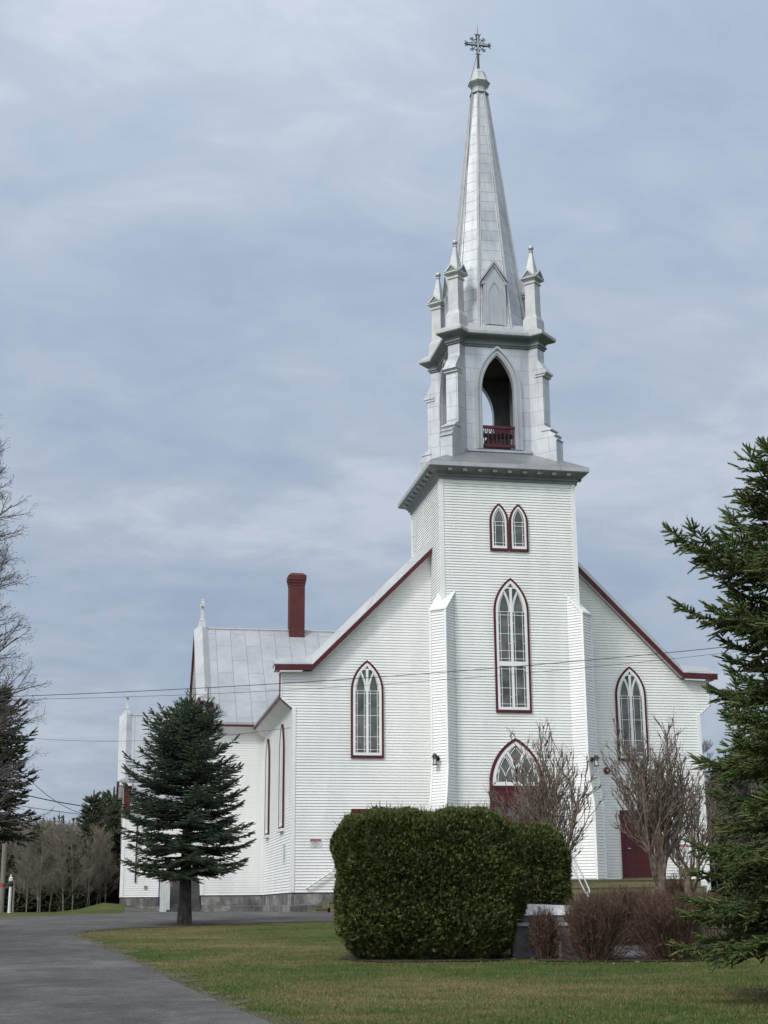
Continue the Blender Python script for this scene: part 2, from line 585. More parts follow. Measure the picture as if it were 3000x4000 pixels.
def shoots_mesh(P, D, L, R, rng, needles=14, nw=0.006):
    """bottle-brush conifer shoots"""
    n = len(P)
    D = D / (np.linalg.norm(D, axis=1, keepdims=True) + 1e-9)
    A, B = ortho(D)
    ts = (0.0, 0.3, 0.85)
    rr = (0.30, 0.55, 0.42)
    V = np.zeros((n, 10, 3))
    for a, (t, q) in enumerate(zip(ts, rr)):
        for i in range(3):
            an = 2 * math.pi * i / 3
            V[:, a * 3 + i] = P + D * (L * t)[:, None] + (A * math.cos(an) + B * math.sin(an)) * (R * q)[:, None]
    V[:, 9] = P + D * L[:, None]
    T = []
    base = np.arange(n)[:, None] * 10
    for a in range(2):
        for i in range(3):
            j = (i + 1) % 3
            T.append(base + np.array([[a * 3 + i, a * 3 + j, a * 3 + 3 + j]]))
            T.append(base + np.array([[a * 3 + i, a * 3 + 3 + j, a * 3 + 3 + i]]))
    for i in range(3):
        T.append(base + np.array([[6 + i, 6 + (i + 1) % 3, 9]]))
    V = V.reshape(-1, 3)
    T = np.concatenate(T, 0)
    if needles:
        m = needles
        t = rng.random((n, m)) * 0.98
        ph = rng.random((n, m)) * 2 * math.pi
        rad = A[:, None] * np.cos(ph)[..., None] + B[:, None] * np.sin(ph)[..., None]
        bp = P[:, None] + D[:, None] * (L[:, None] * t)[..., None]
        tip = bp + rad * (R[:, None, None] * (0.85 + 0.5 * rng.random((n, m)))[..., None]) + D[:, None] * (R[:, None] * (0.5 + 0.8 * rng.random((n, m))))[..., None]
        wv = np.cross(np.repeat(D[:, None], m, 1), rad) * nw
        NV = np.stack([bp + wv, bp - wv, tip], 2).reshape(-1, 3)
        NT = np.arange(len(NV)).reshape(-1, 3) + len(V)
        V = np.concatenate([V, NV])
        T = np.concatenate([T, NT])
    return V, T


# ------------------------------------------------------------------ object tagging
def empty(name, loc, rz=0.0):
    o = bpy.data.objects.new(name, None)
    o.location = loc
    o.rotation_euler = (0, 0, rz)
    o.empty_display_size = 0.3
    COL.objects.link(o)
    return o


def tag(o, label, cat, group=None):
    o['label'] = label
    o['category'] = cat
    if group:
        o['group'] = group
    return o


def struct(o, kind='structure'):
    o['kind'] = kind
    return o


def copy_tree(o, parent=None):
    c = o.copy()
    COL.objects.link(c)
    c.parent = parent
    for ch in list(o.children):
        copy_tree(ch, c)
    return c


# ------------------------------------------------------------------ terrain
HF = Vector((F.x, F.y, 0)).normalized()


def sdist(x, y):
    return (x - CAM.x) * HF.x + (y - CAM.y) * HF.y


def gz(x, y):
    s = sdist(x, y)
    z = -1.35 + 0.0303 * s
    top = 0.075
    k = 0.05
    # smooth minimum of the slope and the flat top
    h = max(0.0, min(1.0, 0.5 + 0.5 * (top - z) / 0.12))
    z = top * (1 - h) + z * h - 0.12 * h * (1 - h) * 0.5
    if s > 55:
        z += 0.42 * math.exp(-(((x + 12.7) / 1.2) ** 2 + ((y - 20.5) / 4.0) ** 2))
    return z


def ray(px, py):
    return F + R_ * ((px - 1500) / FPX) - U_ * ((py - 2000) / FPX)


def gpt(px, py):
    """pixel -> point on the terrain"""
    v = ray(px, py)
    lo, hi = 3.0, 3000.0
    prev = 3.0
    t = 3.0
    while t < 2000:
        p = CAM + v * t
        if p.z < gz(p.x, p.y):
            lo, hi = prev, t
            break
        prev = t
        t *= 1.03
    else:
        return CAM + v * 300
    for _ in range(40):
        m = (lo + hi) / 2
        p = CAM + v * m
        if p.z < gz(p.x, p.y):
            hi = m
        else:
            lo = m
    return CAM + v * hi


def at(px, s, dz=0.0):
    """ground point under pixel column px at horizontal distance s"""
    py = 3540 - (px - 1500) * 0.0071
    v = ray(px, py)
    t = s / (v.x * HF.x + v.y * HF.y)
    p = CAM + v * t
    return Vector((p.x, p.y, gz(p.x, p.y) + dz))


def atz(px, py, s):
    v = ray(px, py)
    t = s / (v.x * HF.x + v.y * HF.y)
    return CAM + v * t


def make_terrain():
    def axis(c, near, fine, far):
        a = list(np.arange(c - near, c + near + 1e-6, fine))
        st = fine
        p = a[-1]
        while p < c + far:
            st *= 1.35
            p += st
            a.append(p)
        st = fine
        p = a[0]
        lowe = []
        while p > c - far:
            st *= 1.35
            p -= st
            lowe.append(p)
        return lowe[::-1] + a
    xs = axis(-5, 40, 1.0, 3000)
    ys = axis(-10, 48, 1.0, 3000)
    V = [(x, y, gz(x, y)) for y in ys for x in xs]
    nx = len(xs)
    Q = [(j * nx + i, j * nx + i + 1, (j + 1) * nx + i + 1, (j + 1) * nx + i) for j in range(len(ys) - 1) for i in range(nx - 1)]
    o = np_mesh('ground', np.array(V), np.array(Q), 'lawn')
    struct(o)


make_terrain()


def sheet(name, poly, mat, dz, cell=0.8):
    bm = bmesh.new()
    vs = [bm.verts.new((x, y, 0)) for x, y in poly]
    bm.faces.new(vs)
    xs = [p[0] for p in poly]
    ys = [p[1] for p in poly]
    for ax, lo, hi in ((0, min(xs), max(xs)), (1, min(ys), max(ys))):
        c = math.ceil(lo / cell) * cell + 0.003
        while c < hi:
            no = [0, 0, 0]
            no[ax] = 1
            co = [0, 0, 0]
            co[ax] = c
            bmesh.ops.bisect_plane(bm, geom=bm.verts[:] + bm.edges[:] + bm.faces[:], plane_co=co, plane_no=no)
            c += cell
    for v in bm.verts:
        v.co.z = gz(v.co.x, v.co.y) + dz
    bmesh.ops.recalc_face_normals(bm, faces=bm.faces)
    if sum(f.normal.z for f in bm.faces) < 0:
        bmesh.ops.reverse_faces(bm, faces=bm.faces)
    me = bpy.data.meshes.new(name)
    bm.to_mesh(me)
    bm.free()
    me.materials.append(MATS[mat])
    o = bpy.data.objects.new(name, me)
    COL.objects.link(o)
    return struct(o)


def jitter(poly, step, amp, seed):
    rnd = random.Random(seed)
    outp = []
    n = len(poly)
    for i in range(n):
        a = Vector(poly[i])
        b = Vector(poly[(i + 1) % n])
        d = b - a
        k = max(1, int(d.length / step)) if d.length < 40 else 1
        for j in range(k):
            p = a + d * (j / k)
            outp.append((p.x + rnd.uniform(-amp, amp), p.y + rnd.uniform(-amp, amp)))
    return outp


edge_px = [(1180, 4130), (1060, 4000), (900, 3938), (700, 3848), (500, 3750), (385, 3694), (300, 3664), (262, 3650), (330, 3639), (480, 3627), (760, 3613), (1000, 3606), (1300, 3598), (1560, 3592)]
ROAD = [(p.x, p.y) for p in (gpt(*q) for q in edge_px)]
last = ROAD[-1]
ROAD = ROAD + [(2.0, -4.6), (2.0, 2.0), (-7.0, 2.0), (-7.0, 11.2), (-9.5, 11.2), (-9.5, 20.0), (-11.0, 20.0), (-12.1, 17.6)]
fp = [gpt(470, 3571), gpt(300, 3574), gpt(100, 3581), gpt(0, 3586)]
ROAD += [(p.x, p.y) for p in fp]
q = fp[-1]
ROAD += [(q.x - 30, q.y - 9), (q.x - 30, CAM.y - 12), (CAM.x + 2.2, CAM.y - 12)]
ROAD = jitter(ROAD, 0.35, 0.035, 3)
sheet('road', ROAD, 'asphalt', 0.012)
VE = [gpt(*q) for q in edge_px]
rv = random.Random(12)
inn, outv = [], []
for a_, b_ in zip(VE[:-1], VE[1:]):
    d_ = Vector((b_.x - a_.x, b_.y - a_.y))
    kk = max(1, int(d_.length / 0.3))
    nn = Vector((-d_.y, d_.x)).normalized()
    for j_ in range(kk):
        q_ = Vector((a_.x, a_.y)) + d_ * (j_ / kk)
        inn.append((q_ + nn * 0.12)[:])
        outv.append((q_ - nn * (0.10 + 0.45 * rv.random() ** 2))[:])
sheet('verge', inn + outv[::-1], 'dirt', 0.007, 0.6)
GRAVEL = [(p.x, p.y) for p in [gpt(2050, 3746), gpt(2300, 3744), gpt(2600, 3742), gpt(2800, 3728), gpt(3060, 3722)]]
GRAVEL += [(p.x, p.y) for p in [at(3080, 28.5), at(2700, 28.5), at(2400, 28.0), at(2050, 27.0)]]
GRAVEL = jitter(GRAVEL, 0.25, 0.04, 5)
sheet('gravel_bed', GRAVEL, 'gravel', 0.010, 0.5)


def soil_shade(px, s, a, b, seed):
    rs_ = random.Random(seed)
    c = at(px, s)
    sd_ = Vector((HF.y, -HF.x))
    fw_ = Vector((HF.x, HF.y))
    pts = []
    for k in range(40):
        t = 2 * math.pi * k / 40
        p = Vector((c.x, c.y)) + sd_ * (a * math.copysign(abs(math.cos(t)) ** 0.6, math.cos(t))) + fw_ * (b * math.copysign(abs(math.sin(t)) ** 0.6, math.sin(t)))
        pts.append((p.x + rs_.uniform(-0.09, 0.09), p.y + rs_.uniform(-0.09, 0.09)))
    sheet('soil_shade_sheet', pts, 'soil_shade', 0.016, 0.6)


simple('soil_shade', (0.022, 0.017, 0.012), (0.06, 0.046, 0.032), 7, 0.95, bs=0.8)  # dark soil tone that also paints contact shade under hedge and spruce
soil_shade(1672, 25.4, 1.45, 1.3, 1)  # contact shade under the hedge, laid as a dark sheet
soil_shade(722, 38.6, 0.75, 0.6, 2)  # contact shade at the spruce foot, laid as a dark sheet
soil_shade(2470, 24.3, 1.6, 0.45, 3)  # real dark soil strip below the shrubs


def inside(poly, X, Y):
    c = np.zeros(len(X), bool)
    n = len(poly)
    j = n - 1
    for i in range(n):
        xi, yi = poly[i]
        xj, yj = poly[j]
        cond = ((yi > Y) != (yj > Y)) & (X < (xj - xi) * (Y - yi) / (yj - yi + 1e-12) + xi)
        c ^= cond
        j = i
    return c


# ------------------------------------------------------------------ church geometry
P_ = 1.635        # plane of the nave front
W = 7.08          # nave half width
ZB = 0.683        # bottom of the siding
TA = 2.35         # tower half width
TD = 4.75         # tower depth
YC = 2.375        # tower axis
EXPO = 0.0935
LIP = 0.025


class Fr:
    """wall frame: u along the wall, v up, n outwards"""

    def __init__(s, O, U, Nn):
        s.O, s.U, s.N = Vector(O), Vector(U).normalized(), Vector(Nn).normalized()

    def __call__(s, u, v, n=0.0):
        return s.O + s.U * u + Z * v + s.N * n


def clip(poly, v, keep_above):
    res = []
    n = len(poly)
    for i in range(n):
        a, b = poly[i], poly[(i + 1) % n]
        ia = (a[1] >= v) == keep_above
        ib = (b[1] >= v) == keep_above
        if ia:
            res.append(a)
        if ia != ib and abs(b[1] - a[1]) > 1e-9:
            t = (v - a[1]) / (b[1] - a[1])
            res.append((a[0] + t * (b[0] - a[0]), v))
    return res


def siding(mb, fr, poly, n0=None, z0=ZB):
    """lapped boards clipped to a wall outline"""
    lo = min(p[1] for p in poly)
    hi = max(p[1] for p in poly)
    k0 = math.floor((lo - z0) / EXPO)
    k1 = math.ceil((hi - z0) / EXPO)
    off = n0 if n0 else (lambda v: 0.0)
    for k in range(k0, k1):
        a = z0 + k * EXPO
        b = a + EXPO
        q = clip(clip(poly, a, True), b, False)
        if len(q) < 3:
            continue
        mn, mx = min(p[0] for p in q), max(p[0] for p in q)
        if mx - mn < 1e-4:
            continue
        mb.face([fr(u, v, off(v) + LIP * (b - v) / EXPO) for u, v in q])
        low = [p[0] for p in q if abs(p[1] - max(a, lo)) < 1e-6]
        if len(low) >= 2:
            v = max(a, lo)
            mb.face([fr(min(low), v, off(v) + LIP * (b - v) / EXPO), fr(max(low), v, off(v) + LIP * (b - v) / EXPO), fr(max(low), v, off(v)), fr(min(low), v, off(v))])


def fbox(mb, fr, u0, u1, v0, v1, n0, n1):
    mb.prism([fr(u0, v0, n0), fr(u1, v0, n0), fr(u1, v1, n0), fr(u0, v1, n0)], fr.N * (n1 - n0))


def bar(mb, fr, p, q, w, n0, n1):
    d = Vector((q[0] - p[0], q[1] - p[1]))
    if d.length < 1e-6:
        return
    e = Vector((-d.y, d.x)).normalized() * w / 2
    mb.prism([fr(p[0] + e.x, p[1] + e.y, n0), fr(p[0] - e.x, p[1] - e.y, n0), fr(q[0] - e.x, q[1] - e.y, n0), fr(q[0] + e.x, q[1] + e.y, n0)], fr.N * (n1 - n0))


def pbar(mb, fr, pts, w, n0, n1):
    for a, b in zip(pts[:-1], pts[1:]):
        bar(mb, fr, a, b, w, n0, n1)


def arch_side(w, zs, za, d=0.0, k=10, uc=0.0):
    """right half of a pointed arch from spring to apex, inset by d"""
    h = za - zs
    Rr = (w * w + h * h) / (2 * w)
    cx = w - Rr
    r = Rr - d
    a1 = math.acos(max(-1, min(1, -cx / r)))
    return [(uc + cx + r * math.cos(a1 * i / k), zs + r * math.sin(a1 * i / k)) for i in range(k + 1)]


def arch(w, z0, zs, za, d=0.0, k=10, uc=0.0, db=None):
    """closed outline, counter-clockwise from bottom left"""
    rs = arch_side(w, zs, za, d, k, uc)
    lsd = [(2 * uc - u, v) for u, v in rs[::-1]][1:]
    b = z0 + (d if db is None else db)
    return [(uc - (w - d), b), (uc + (w - d), b)] + rs + lsd


def ring(mb, fr, o, i, n0, n1):
    n = len(o)
    for k in range(n):
        j = (k + 1) % n
        a, b, c, d = o[k], o[j], i[j], i[k]
        mb.face([fr(*a, n1), fr(*b, n1), fr(*c, n1), fr(*d, n1)])
        mb.face([fr(*a, n0), fr(*b, n0), fr(*b, n1), fr(*a, n1)])
        mb.face([fr(*d, n0), fr(*c, n0), fr(*c, n1), fr(*d, n1)])


def fill(mb, fr, poly, n):
    mb.face([fr(u, v, n) for u, v in poly])


CH = empty('church', (0, 0, 0))
tag(CH, 'white clapboard church with silver spire, belfry and maroon trim', 'church')


def part(mb, name, mat, parent=None, smooth=False):
    return mb.build(name, mat, parent or CH, smooth)


def gothic_window(fr, uc, w, z0, zs, za, lights=2, transom=None, cas=0.068, casb=0.085, rows=None):
    fr0 = fr
    fr = Fr(fr.O + fr.N * 0.016, fr.U, fr.N)
    c = MB()
    ring(c, fr, arch(w, z0, zs, za, 0, uc=uc), arch(w, z0, zs, za, cas, uc=uc, db=casb), -0.016, 0.06)
    win = part(c, 'window', 'maroon')
    s = MB()
    sw = 0.085 if lights == 2 else 0.06
    d1 = cas + sw
    ring(s, fr, arch(w, z0, zs, za, cas - 0.002, uc=uc, db=casb), arch(w, z0, zs, za, d1, uc=uc, db=casb + 0.09), 0.02, 0.055)
    wi = w - d1
    zb = z0 + casb + 0.09
    thin = 0.016
    lightsd = []
    if lights == 2:
        mw = 0.085
        ztop = za - 0.30 * (za - zs)
        lw = (wi - mw / 2) / 2
        fbox(s, fr, uc - mw / 2, uc + mw / 2, zb - 0.01, ztop, 0.02, 0.052)
        lights_c = [uc - mw / 2 - lw, uc + mw / 2 + lw]
        lza = zs + (za - zs) * 0.62
        for sgn in (-1, 1):
            # Y tracery: the mullion forks into each lancet head
            a = arch_side(lw, zs, lza, 0, 8, 0)
            cc = uc + sgn * (mw / 2 + lw)
            pbar(s, fr, [(cc - sgn * u, v) for u, v in a], 0.045, 0.02, 0.05)
            pbar(s, fr, [(cc + sgn * u, v) for u, v in a], 0.03, 0.02, 0.048)
            bar(s, fr, (cc, lza), (uc + sgn * 0.03, za - d1 * 1.5), 0.03, 0.02, 0.045)
        zt = zs + (za - zs) * 0.70
        bar(s, fr, (uc - wi * 0.42, zt), (uc + wi * 0.42, zt), 0.04, 0.02, 0.05)
    else:
        lw = wi
        lights_c = [uc]
        lza = za - d1 * 1.3
    for cc in lights_c:
        a = arch_side(lw, zs, lza, 0.0, 8, 0)
        e = lw * 0.27
        iw = lw - e
        # inner interlaced arcs
        ia = arch_side(lw, zs, lza, e * 0.75, 8, 0)
        pbar(s, fr, [(cc + u, v) for u, v in ia], thin, 0.022, 0.042)
        pbar(s, fr, [(cc - u, v) for u, v in ia], thin, 0.022, 0.042)
        for sg in (-1, 1):
            bar(s, fr, (cc + sg * iw * 0.92, zb - 0.01), (cc + sg * iw * 0.92, zs), thin, 0.022, 0.042)
        hs = rows or [zs, zs - 0.10]
        for zz in hs:
            bar(s, fr, (cc - lw, zz), (cc + lw, zz), thin, 0.022, 0.044)
        bar(s, fr, (cc - lw, zb + 0.10), (cc + lw, zb + 0.10), thin, 0.022, 0.044)
        big = [h for h in hs if h < zs - 0.2] + [zb + 0.10]
        prev = zs - 0.10
        for h in big:
            mid = (prev + h) / 2
            for sg, dz in ((-1, 0.04), (1, -0.03)):
                bar(s, fr, (cc + sg * iw * 0.92, mid + dz), (cc + sg * lw, mid + dz), thin, 0.022, 0.044)
            prev = h
    if transom:
        fbox(s, fr, uc - wi - 0.02, uc + wi + 0.02, transom - 0.075, transom + 0.075, 0.02, 0.056)
        for cc in lights_c:
            bar(s, fr, (cc - lw, transom - 0.17), (cc + lw, transom - 0.17), thin, 0.022, 0.044)
            bar(s, fr, (cc - lw, transom + 0.17), (cc + lw, transom + 0.17), thin, 0.022, 0.044)
    part(s, 'sash', 'white_trim', win)
    g = MB()
    fill(g, fr, arch(w, z0, zs, za, cas + 0.02, uc=uc, db=casb), 0.0235)
    part(g, 'pane', 'pane_border', win)
    g2 = MB()
    for cc in lights_c:
        iw = (lw - lw * 0.27) * 0.92
        g2.face([fr(cc - iw, zb + 0.10, 0.026), fr(cc + iw, zb + 0.10, 0.026), fr(cc + iw, zs, 0.026), fr(cc - iw, zs, 0.026)])
        ia = arch_side(lw, zs, lza, lw * 0.27 * 0.75 + 0.02, 8, 0)
        ia = [(cc + u, v) for u, v in ia]
        g2.face([fr(u, v, 0.026) for u, v in ia + [(2 * cc - u, v) for u, v in ia[::-1]][1:]])
    part(g2, 'centre_pane', 'pane_grey', win)
    return win


# ---- generic gable front with kneelers (nave front, transept end, rear wing end)
def gable(fr, hw, ze, zbase, name, finial=False, full=True):
    """wall + rake fascia + coping.  ze = height of the eave edge"""
    ear = hw + 0.41
    ub = hw - 0.61
    vb = ze + 0.78
    apex = vb + ub
    wl = MB()
    half = [(hw, zbase), (hw, ze - 0.49), (ear, ze - 0.15), (ear, ze + 0.71), (ub, ze + 0.74), (0, apex + 0.02)]
    poly = half + [(-u, v) for u, v in half[::-1]][1:]
    siding(wl, fr, poly)
    # back of the false front and its edges
    for sg in (-1, 1):
        e = [(hw, ze - 0.49), (ear, ze - 0.15), (ear, ze + 0.71)]
        for a, b in zip(e[:-1], e[1:]):
            wl.face([fr(sg * a[0], a[1], LIP), fr(sg * b[0], b[1], LIP), fr(sg * b[0], b[1], -0.28), fr(sg * a[0], a[1], -0.28)])
        wl.face([fr(sg * u, v, -0.28) for u, v in [(hw - 0.7, ze - 0.49), (hw, ze - 0.49), (ear, ze - 0.15), (ear, ze + 0.71), (hw - 0.7, ze + 0.71)]])
    part(wl, name, 'siding')
    for sg in (-1, 1):
        ct = MB()
        u0, u1 = sg * (hw - 0.10), sg * (hw + 0.022)
        fbox(ct, fr, min(u0, u1), max(u0, u1), zbase, ze - 0.47, -0.06, 0.036)
        pbar(ct, fr, [(sg * (hw - 0.01), ze - 0.49), (sg * (ear - 0.02), ze - 0.15), (sg * (ear - 0.02), ze + 0.70)], 0.05, 0.0, 0.034)
        part(ct, 'corner_board', 'white_trim')
    for sg in (-1, 1):
        em = MB()
        pbar(em, fr, [(sg * (hw + 0.02), ze - 0.5), (sg * (ear + 0.012), ze - 0.16), (sg * (ear + 0.012), ze + 0.70)], 0.022, -0.29, 0.03)
        part(em, 'kneeler_edge', 'maroon')
    fa = MB()
    sf = MB()
    cp = MB()
    for sg in (-1, 1):
        ur = hw + 0.64
        path = [(ur, ze + 0.72), (ub, ze + 0.74), (0, apex)]
        for a, b in zip(path[:-1], path[1:]):
            fa.prism([fr(sg * a[0], a[1], 0.24), fr(sg * b[0], b[1], 0.24), fr(sg * b[0], b[1] + 0.2, 0.24), fr(sg * a[0], a[1] + 0.2, 0.24)], fr.N * 0.08)
            sf.prism([fr(sg * a[0], a[1] + 0.035, 0.0), fr(sg * b[0], b[1] + 0.035, 0.0), fr(sg * b[0], b[1] + 0.19, 0.0), fr(sg * a[0], a[1] + 0.19, 0.0)], fr.N * 0.235)
        sf.prism([fr(sg * (ur - 0.004), ze + 0.73, 0.0), fr(sg * (ear + 0.03), ze + 0.73, 0.0), fr(sg * (ear + 0.03), ze + 0.9, 0.0), fr(sg * (ur - 0.004), ze + 0.9, 0.0)], fr.N * -0.3)
        ring_pts = []
        for (u, v, k) in [(ur + 0.02, ze + 0.925, 0.35), (ur - 0.22, ze + 0.925, 0.75), (ub + 0.14, ze + 0.945, 0.9), (ub, ze + 0.945, 1.0), (0, apex + 0.205, 1.0)]:
            ring_pts.append([fr(sg * u, v, 0.335), fr(sg * u, v + 0.34 * k, 0.0), fr(sg * u, v + 0.02, -0.32), fr(sg * u, v - 0.06, -0.32), fr(sg * u, v - 0.02, 0.33)])
        cp.loft(ring_pts)
    part(fa, 'rake_fascia', 'maroon')
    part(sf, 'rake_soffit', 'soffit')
    part(cp, 'coping', 'coping_sheet')
    if finial:
        fb = MB()
        b0 = apex + 0.3
        k = finial
        for (r0, r1, z0, z1) in ((0.15, 0.135, b0 - 0.2, b0 + 0.42 * k), (0.15, 0.15, b0 + 0.42 * k, b0 + 0.47 * k), (0.075, 0.068, b0 + 0.47 * k, b0 + 0.95 * k)):
            fb.loft([[fr(-r0, z0, r0), fr(r0, z0, r0), fr(r0, z0, -r0), fr(-r0, z0, -r0)], [fr(-r1, z1, r1), fr(r1, z1, r1), fr(r1, z1, -r1), fr(-r1, z1, -r1)]])
        fbox(fb, fr, -0.06, 0.06, b0 + 0.95 * k, b0 + 1.75 * k, -0.062, 0.062)
        fbox(fb, fr, -0.26, 0.26, b0 + 1.28 * k, b0 + 1.50 * k, -0.067, 0.067)
        fbox(fb, fr, -0.28, -0.22, b0 + 1.26 * k, b0 + 1.52 * k, -0.08, 0.08)
        fbox(fb, fr, 0.22, 0.28, b0 + 1.26 * k, b0 + 1.52 * k, -0.08, 0.08)
        fbox(fb, fr, -0.07, 0.07, b0 + 1.70 * k, b0 + 1.76 * k, -0.072, 0.072)
        part(fb, 'gable_cross', 'pale_paint')
    return apex


simple('pale_metal', (0.42, 0.425, 0.43), (0.54, 0.545, 0.545), 3, 0.45, 0.3)

FRONT = Fr((0, P_, 0), (1, 0, 0), (0, -1, 0))
NZE = 7.05
TYC, THW, TX, TZE = 14.93, 4.01, 9.38, 7.15     # transept: ridge y, half width, gable x, eave
RYC, RHW, RX, RZE = 23.4, 3.9, 12.3, 4.62       # rear wing
YEND = 27.3

gable(FRONT, W, NZE, ZB, 'front_wall')
for sg in (-1, 1):
    gable(Fr((sg * TX, TYC, 0), (0, -sg * -1, 0), (sg, 0, 0)), THW, TZE, ZB, 'transept_gable_wall', finial=0.70 if sg < 0 else 0)
    gable(Fr((sg * RX, RYC, 0), (0, -sg * -1, 0), (sg, 0, 0)), RHW, RZE, ZB, 'rear_gable_wall', finial=0.62 if sg < 0 else 0)

# ---- plain long walls
for sg in (-1, 1):
    sw_ = MB()
    siding(sw_, Fr((sg * W, 0, 0), (0, 1, 0), (sg, 0, 0)), [(P_, ZB), (TYC - THW, ZB), (TYC - THW, NZE - 0.45), (P_, NZE - 0.45)])
    part(sw_, 'nave_side_wall', 'siding')
for sg in (-1, 1):
    tw = MB()
    siding(tw, Fr((0, TYC - THW, 0), (1, 0, 0), (0, -1, 0)), [(min(sg * W, sg * TX), ZB), (max(sg * W, sg * TX), ZB), (max(sg * W, sg * TX), TZE - 0.45), (min(sg * W, sg * TX), TZE - 0.45)])
    part(tw, 'transept_front_wall', 'siding')
for sg in (-1, 1):
    rw = MB()
    a, b = sorted((sg * (TX - 2), sg * RX))
    siding(rw, Fr((0, RYC - RHW, 0), (1, 0, 0), (0, -1, 0)), [(a, ZB), (b, ZB), (b, RZE - 0.45), (a, RZE - 0.45)])
    part(rw, 'rear_wing_wall', 'siding')
rw = MB()
siding(rw, Fr((0, YEND, 0), (-1, 0, 0), (0, 1, 0)), [(-RX, ZB), (RX, ZB), (RX, RZE - 0.45), (-RX, RZE - 0.45)])
part(rw, 'rear_wall', 'siding')
for sg in (-1, 1):
    rw = MB()
    siding(rw, Fr((0, TYC + THW, 0), (-sg, 0, 0), (0, 1, 0)), [(-TX, ZB), (-W, ZB), (-W, TZE - 0.45), (-TX, TZE - 0.45)] if sg < 0 else [(-TX, ZB), (-W, ZB), (-W, TZE - 0.45), (-TX, TZE - 0.45)])
    part(rw, 'transept_rear_wall', 'siding')
for sg in (-1, 1):
    a, b = sorted((sg * (TX - 0.1), sg * TX))
    ct = MB()
    ct.box(a, b, TYC - THW - 0.036, TYC - THW + 0.0, ZB, TZE - 0.47)
    part(ct, 'corner_board', 'white_trim')
    a, b = sorted((sg * (RX - 0.1), sg * RX))
    ct = MB()
    ct.box(a, b, RYC - RHW - 0.036, RYC - RHW, ZB, RZE - 0.47)
    part(ct, 'corner_board', 'white_trim')
    a, b = sorted((sg * (W + 0.06), sg * W))
    ct = MB()
    ct.box(a, b, TYC - THW - 0.06, TYC - THW - 0.02, ZB, TZE - 0.47)
    part(ct, 'corner_board', 'white_trim')


# ---- roofs, eave fascias, soffits
def roof_pair(axis_pt, along, across, hw, ze, l0, l1, name):
    """gable roof; axis_pt on the plan, along = ridge direction, across = eave direction"""
    A, X = Vector(along), Vector(across)
    O = Vector(axis_pt)
    e = hw + 0.45
    for sg in (-1, 1):
        r, f, s = MB(), MB(), MB()
        q = lambda a, u, z: O + A * a + X * (sg * u) + Z * z
        zr = ze + e
        r.prism([q(l0, e, ze), q(l1, e, ze), q(l1, 0, zr), q(l0, 0, zr)], Vector((0, 0, -0.09)))
        f.prism([q(l0, e - 0.07, ze - 0.165), q(l1, e - 0.07, ze - 0.165), q(l1, e - 0.01, ze - 0.165), q(l0, e - 0.01, ze - 0.165)], Vector((0, 0, 0.158)))
        s.prism([q(l0, hw - 0.02, ze - 0.5), q(l1, hw - 0.02, ze - 0.5), q(l1, hw + 0.39, ze - 0.15), q(l0, hw + 0.39, ze - 0.15)], Vector((0, 0, 0.05)))
        part(r, name, 'roof_sheet')
        part(f, 'eave_fascia', 'maroon')
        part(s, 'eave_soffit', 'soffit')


roof_pair((0, 0, 0), (0, 1, 0), (1, 0, 0), W, NZE, P_ + 0.26, TYC - 0.5, 'nave_roof')
roof_pair((0, TYC, 0), (1, 0, 0), (0, 1, 0), THW, TZE, -TX + 0.26, TX - 0.26, 'transept_roof')
roof_pair((0, RYC, 0), (1, 0, 0), (0, 1, 0), RHW, RZE, -RX + 0.26, RX - 0.26, 'rear_roof')
rc = MB()
rc.tube([(-TX + 0.2, TYC, TZE + THW + 0.46), (TX - 0.2, TYC, TZE + THW + 0.46)], 0.05, 6)
part(rc, 'ridge_cap', 'coping_sheet')
rc = MB()
rc.tube([(-RX + 0.2, RYC, RZE + RHW + 0.46), (RX - 0.2, RYC, RZE + RHW + 0.46)], 0.05, 6)
part(rc, 'ridge_cap', 'coping_sheet')

# ---- stone foundation
fd = MB()
i_ = 0.012
fd.box(-W + i_, W - i_, P_ + i_, TYC - THW + 0.3, -0.5, ZB - 0.012)
fd.box(-TX + i_, TX - i_, TYC - THW + i_, TYC + THW - i_, -0.5, ZB - 0.016)
fd.box(-RX + i_, RX - i_, RYC - RHW + i_, YEND - i_, -0.5, ZB - 0.02)
fd.box(-TA + i_, TA - i_, i_, P_ + 0.2, -0.5, ZB - 0.024)
part(fd, 'foundation', 'granite')

# ---- chimney
chm = MB()
cx0, cx1, cy0, cy1 = -5.70, -5.05, 14.6, 15.25
chm.box(cx0, cx1, cy0, cy1, 11.0, 13.75)
for (d, z0, z1) in ((0.015, 13.55, 13.62), (0.035, 13.66, 13.76), (0.062, 13.78, 13.98)):
    chm.box(cx0 - d, cx1 + d, cy0 - d, cy1 + d, z0, z1)
chm.loft([[(cx0 - 0.06, cy0 - 0.06, 13.98), (cx1 + 0.06, cy0 - 0.06, 13.98), (cx1 + 0.06, cy1 + 0.06, 13.98), (cx0 - 0.06, cy1 + 0.06, 13.98)],
          [(cx0 + 0.08, cy0 + 0.08, 14.10), (cx1 - 0.08, cy0 + 0.08, 14.10), (cx1 - 0.08, cy1 - 0.08, 14.10), (cx0 + 0.08, cy1 - 0.08, 14.10)]])
part(chm, 'chimney', 'chimney_brick')

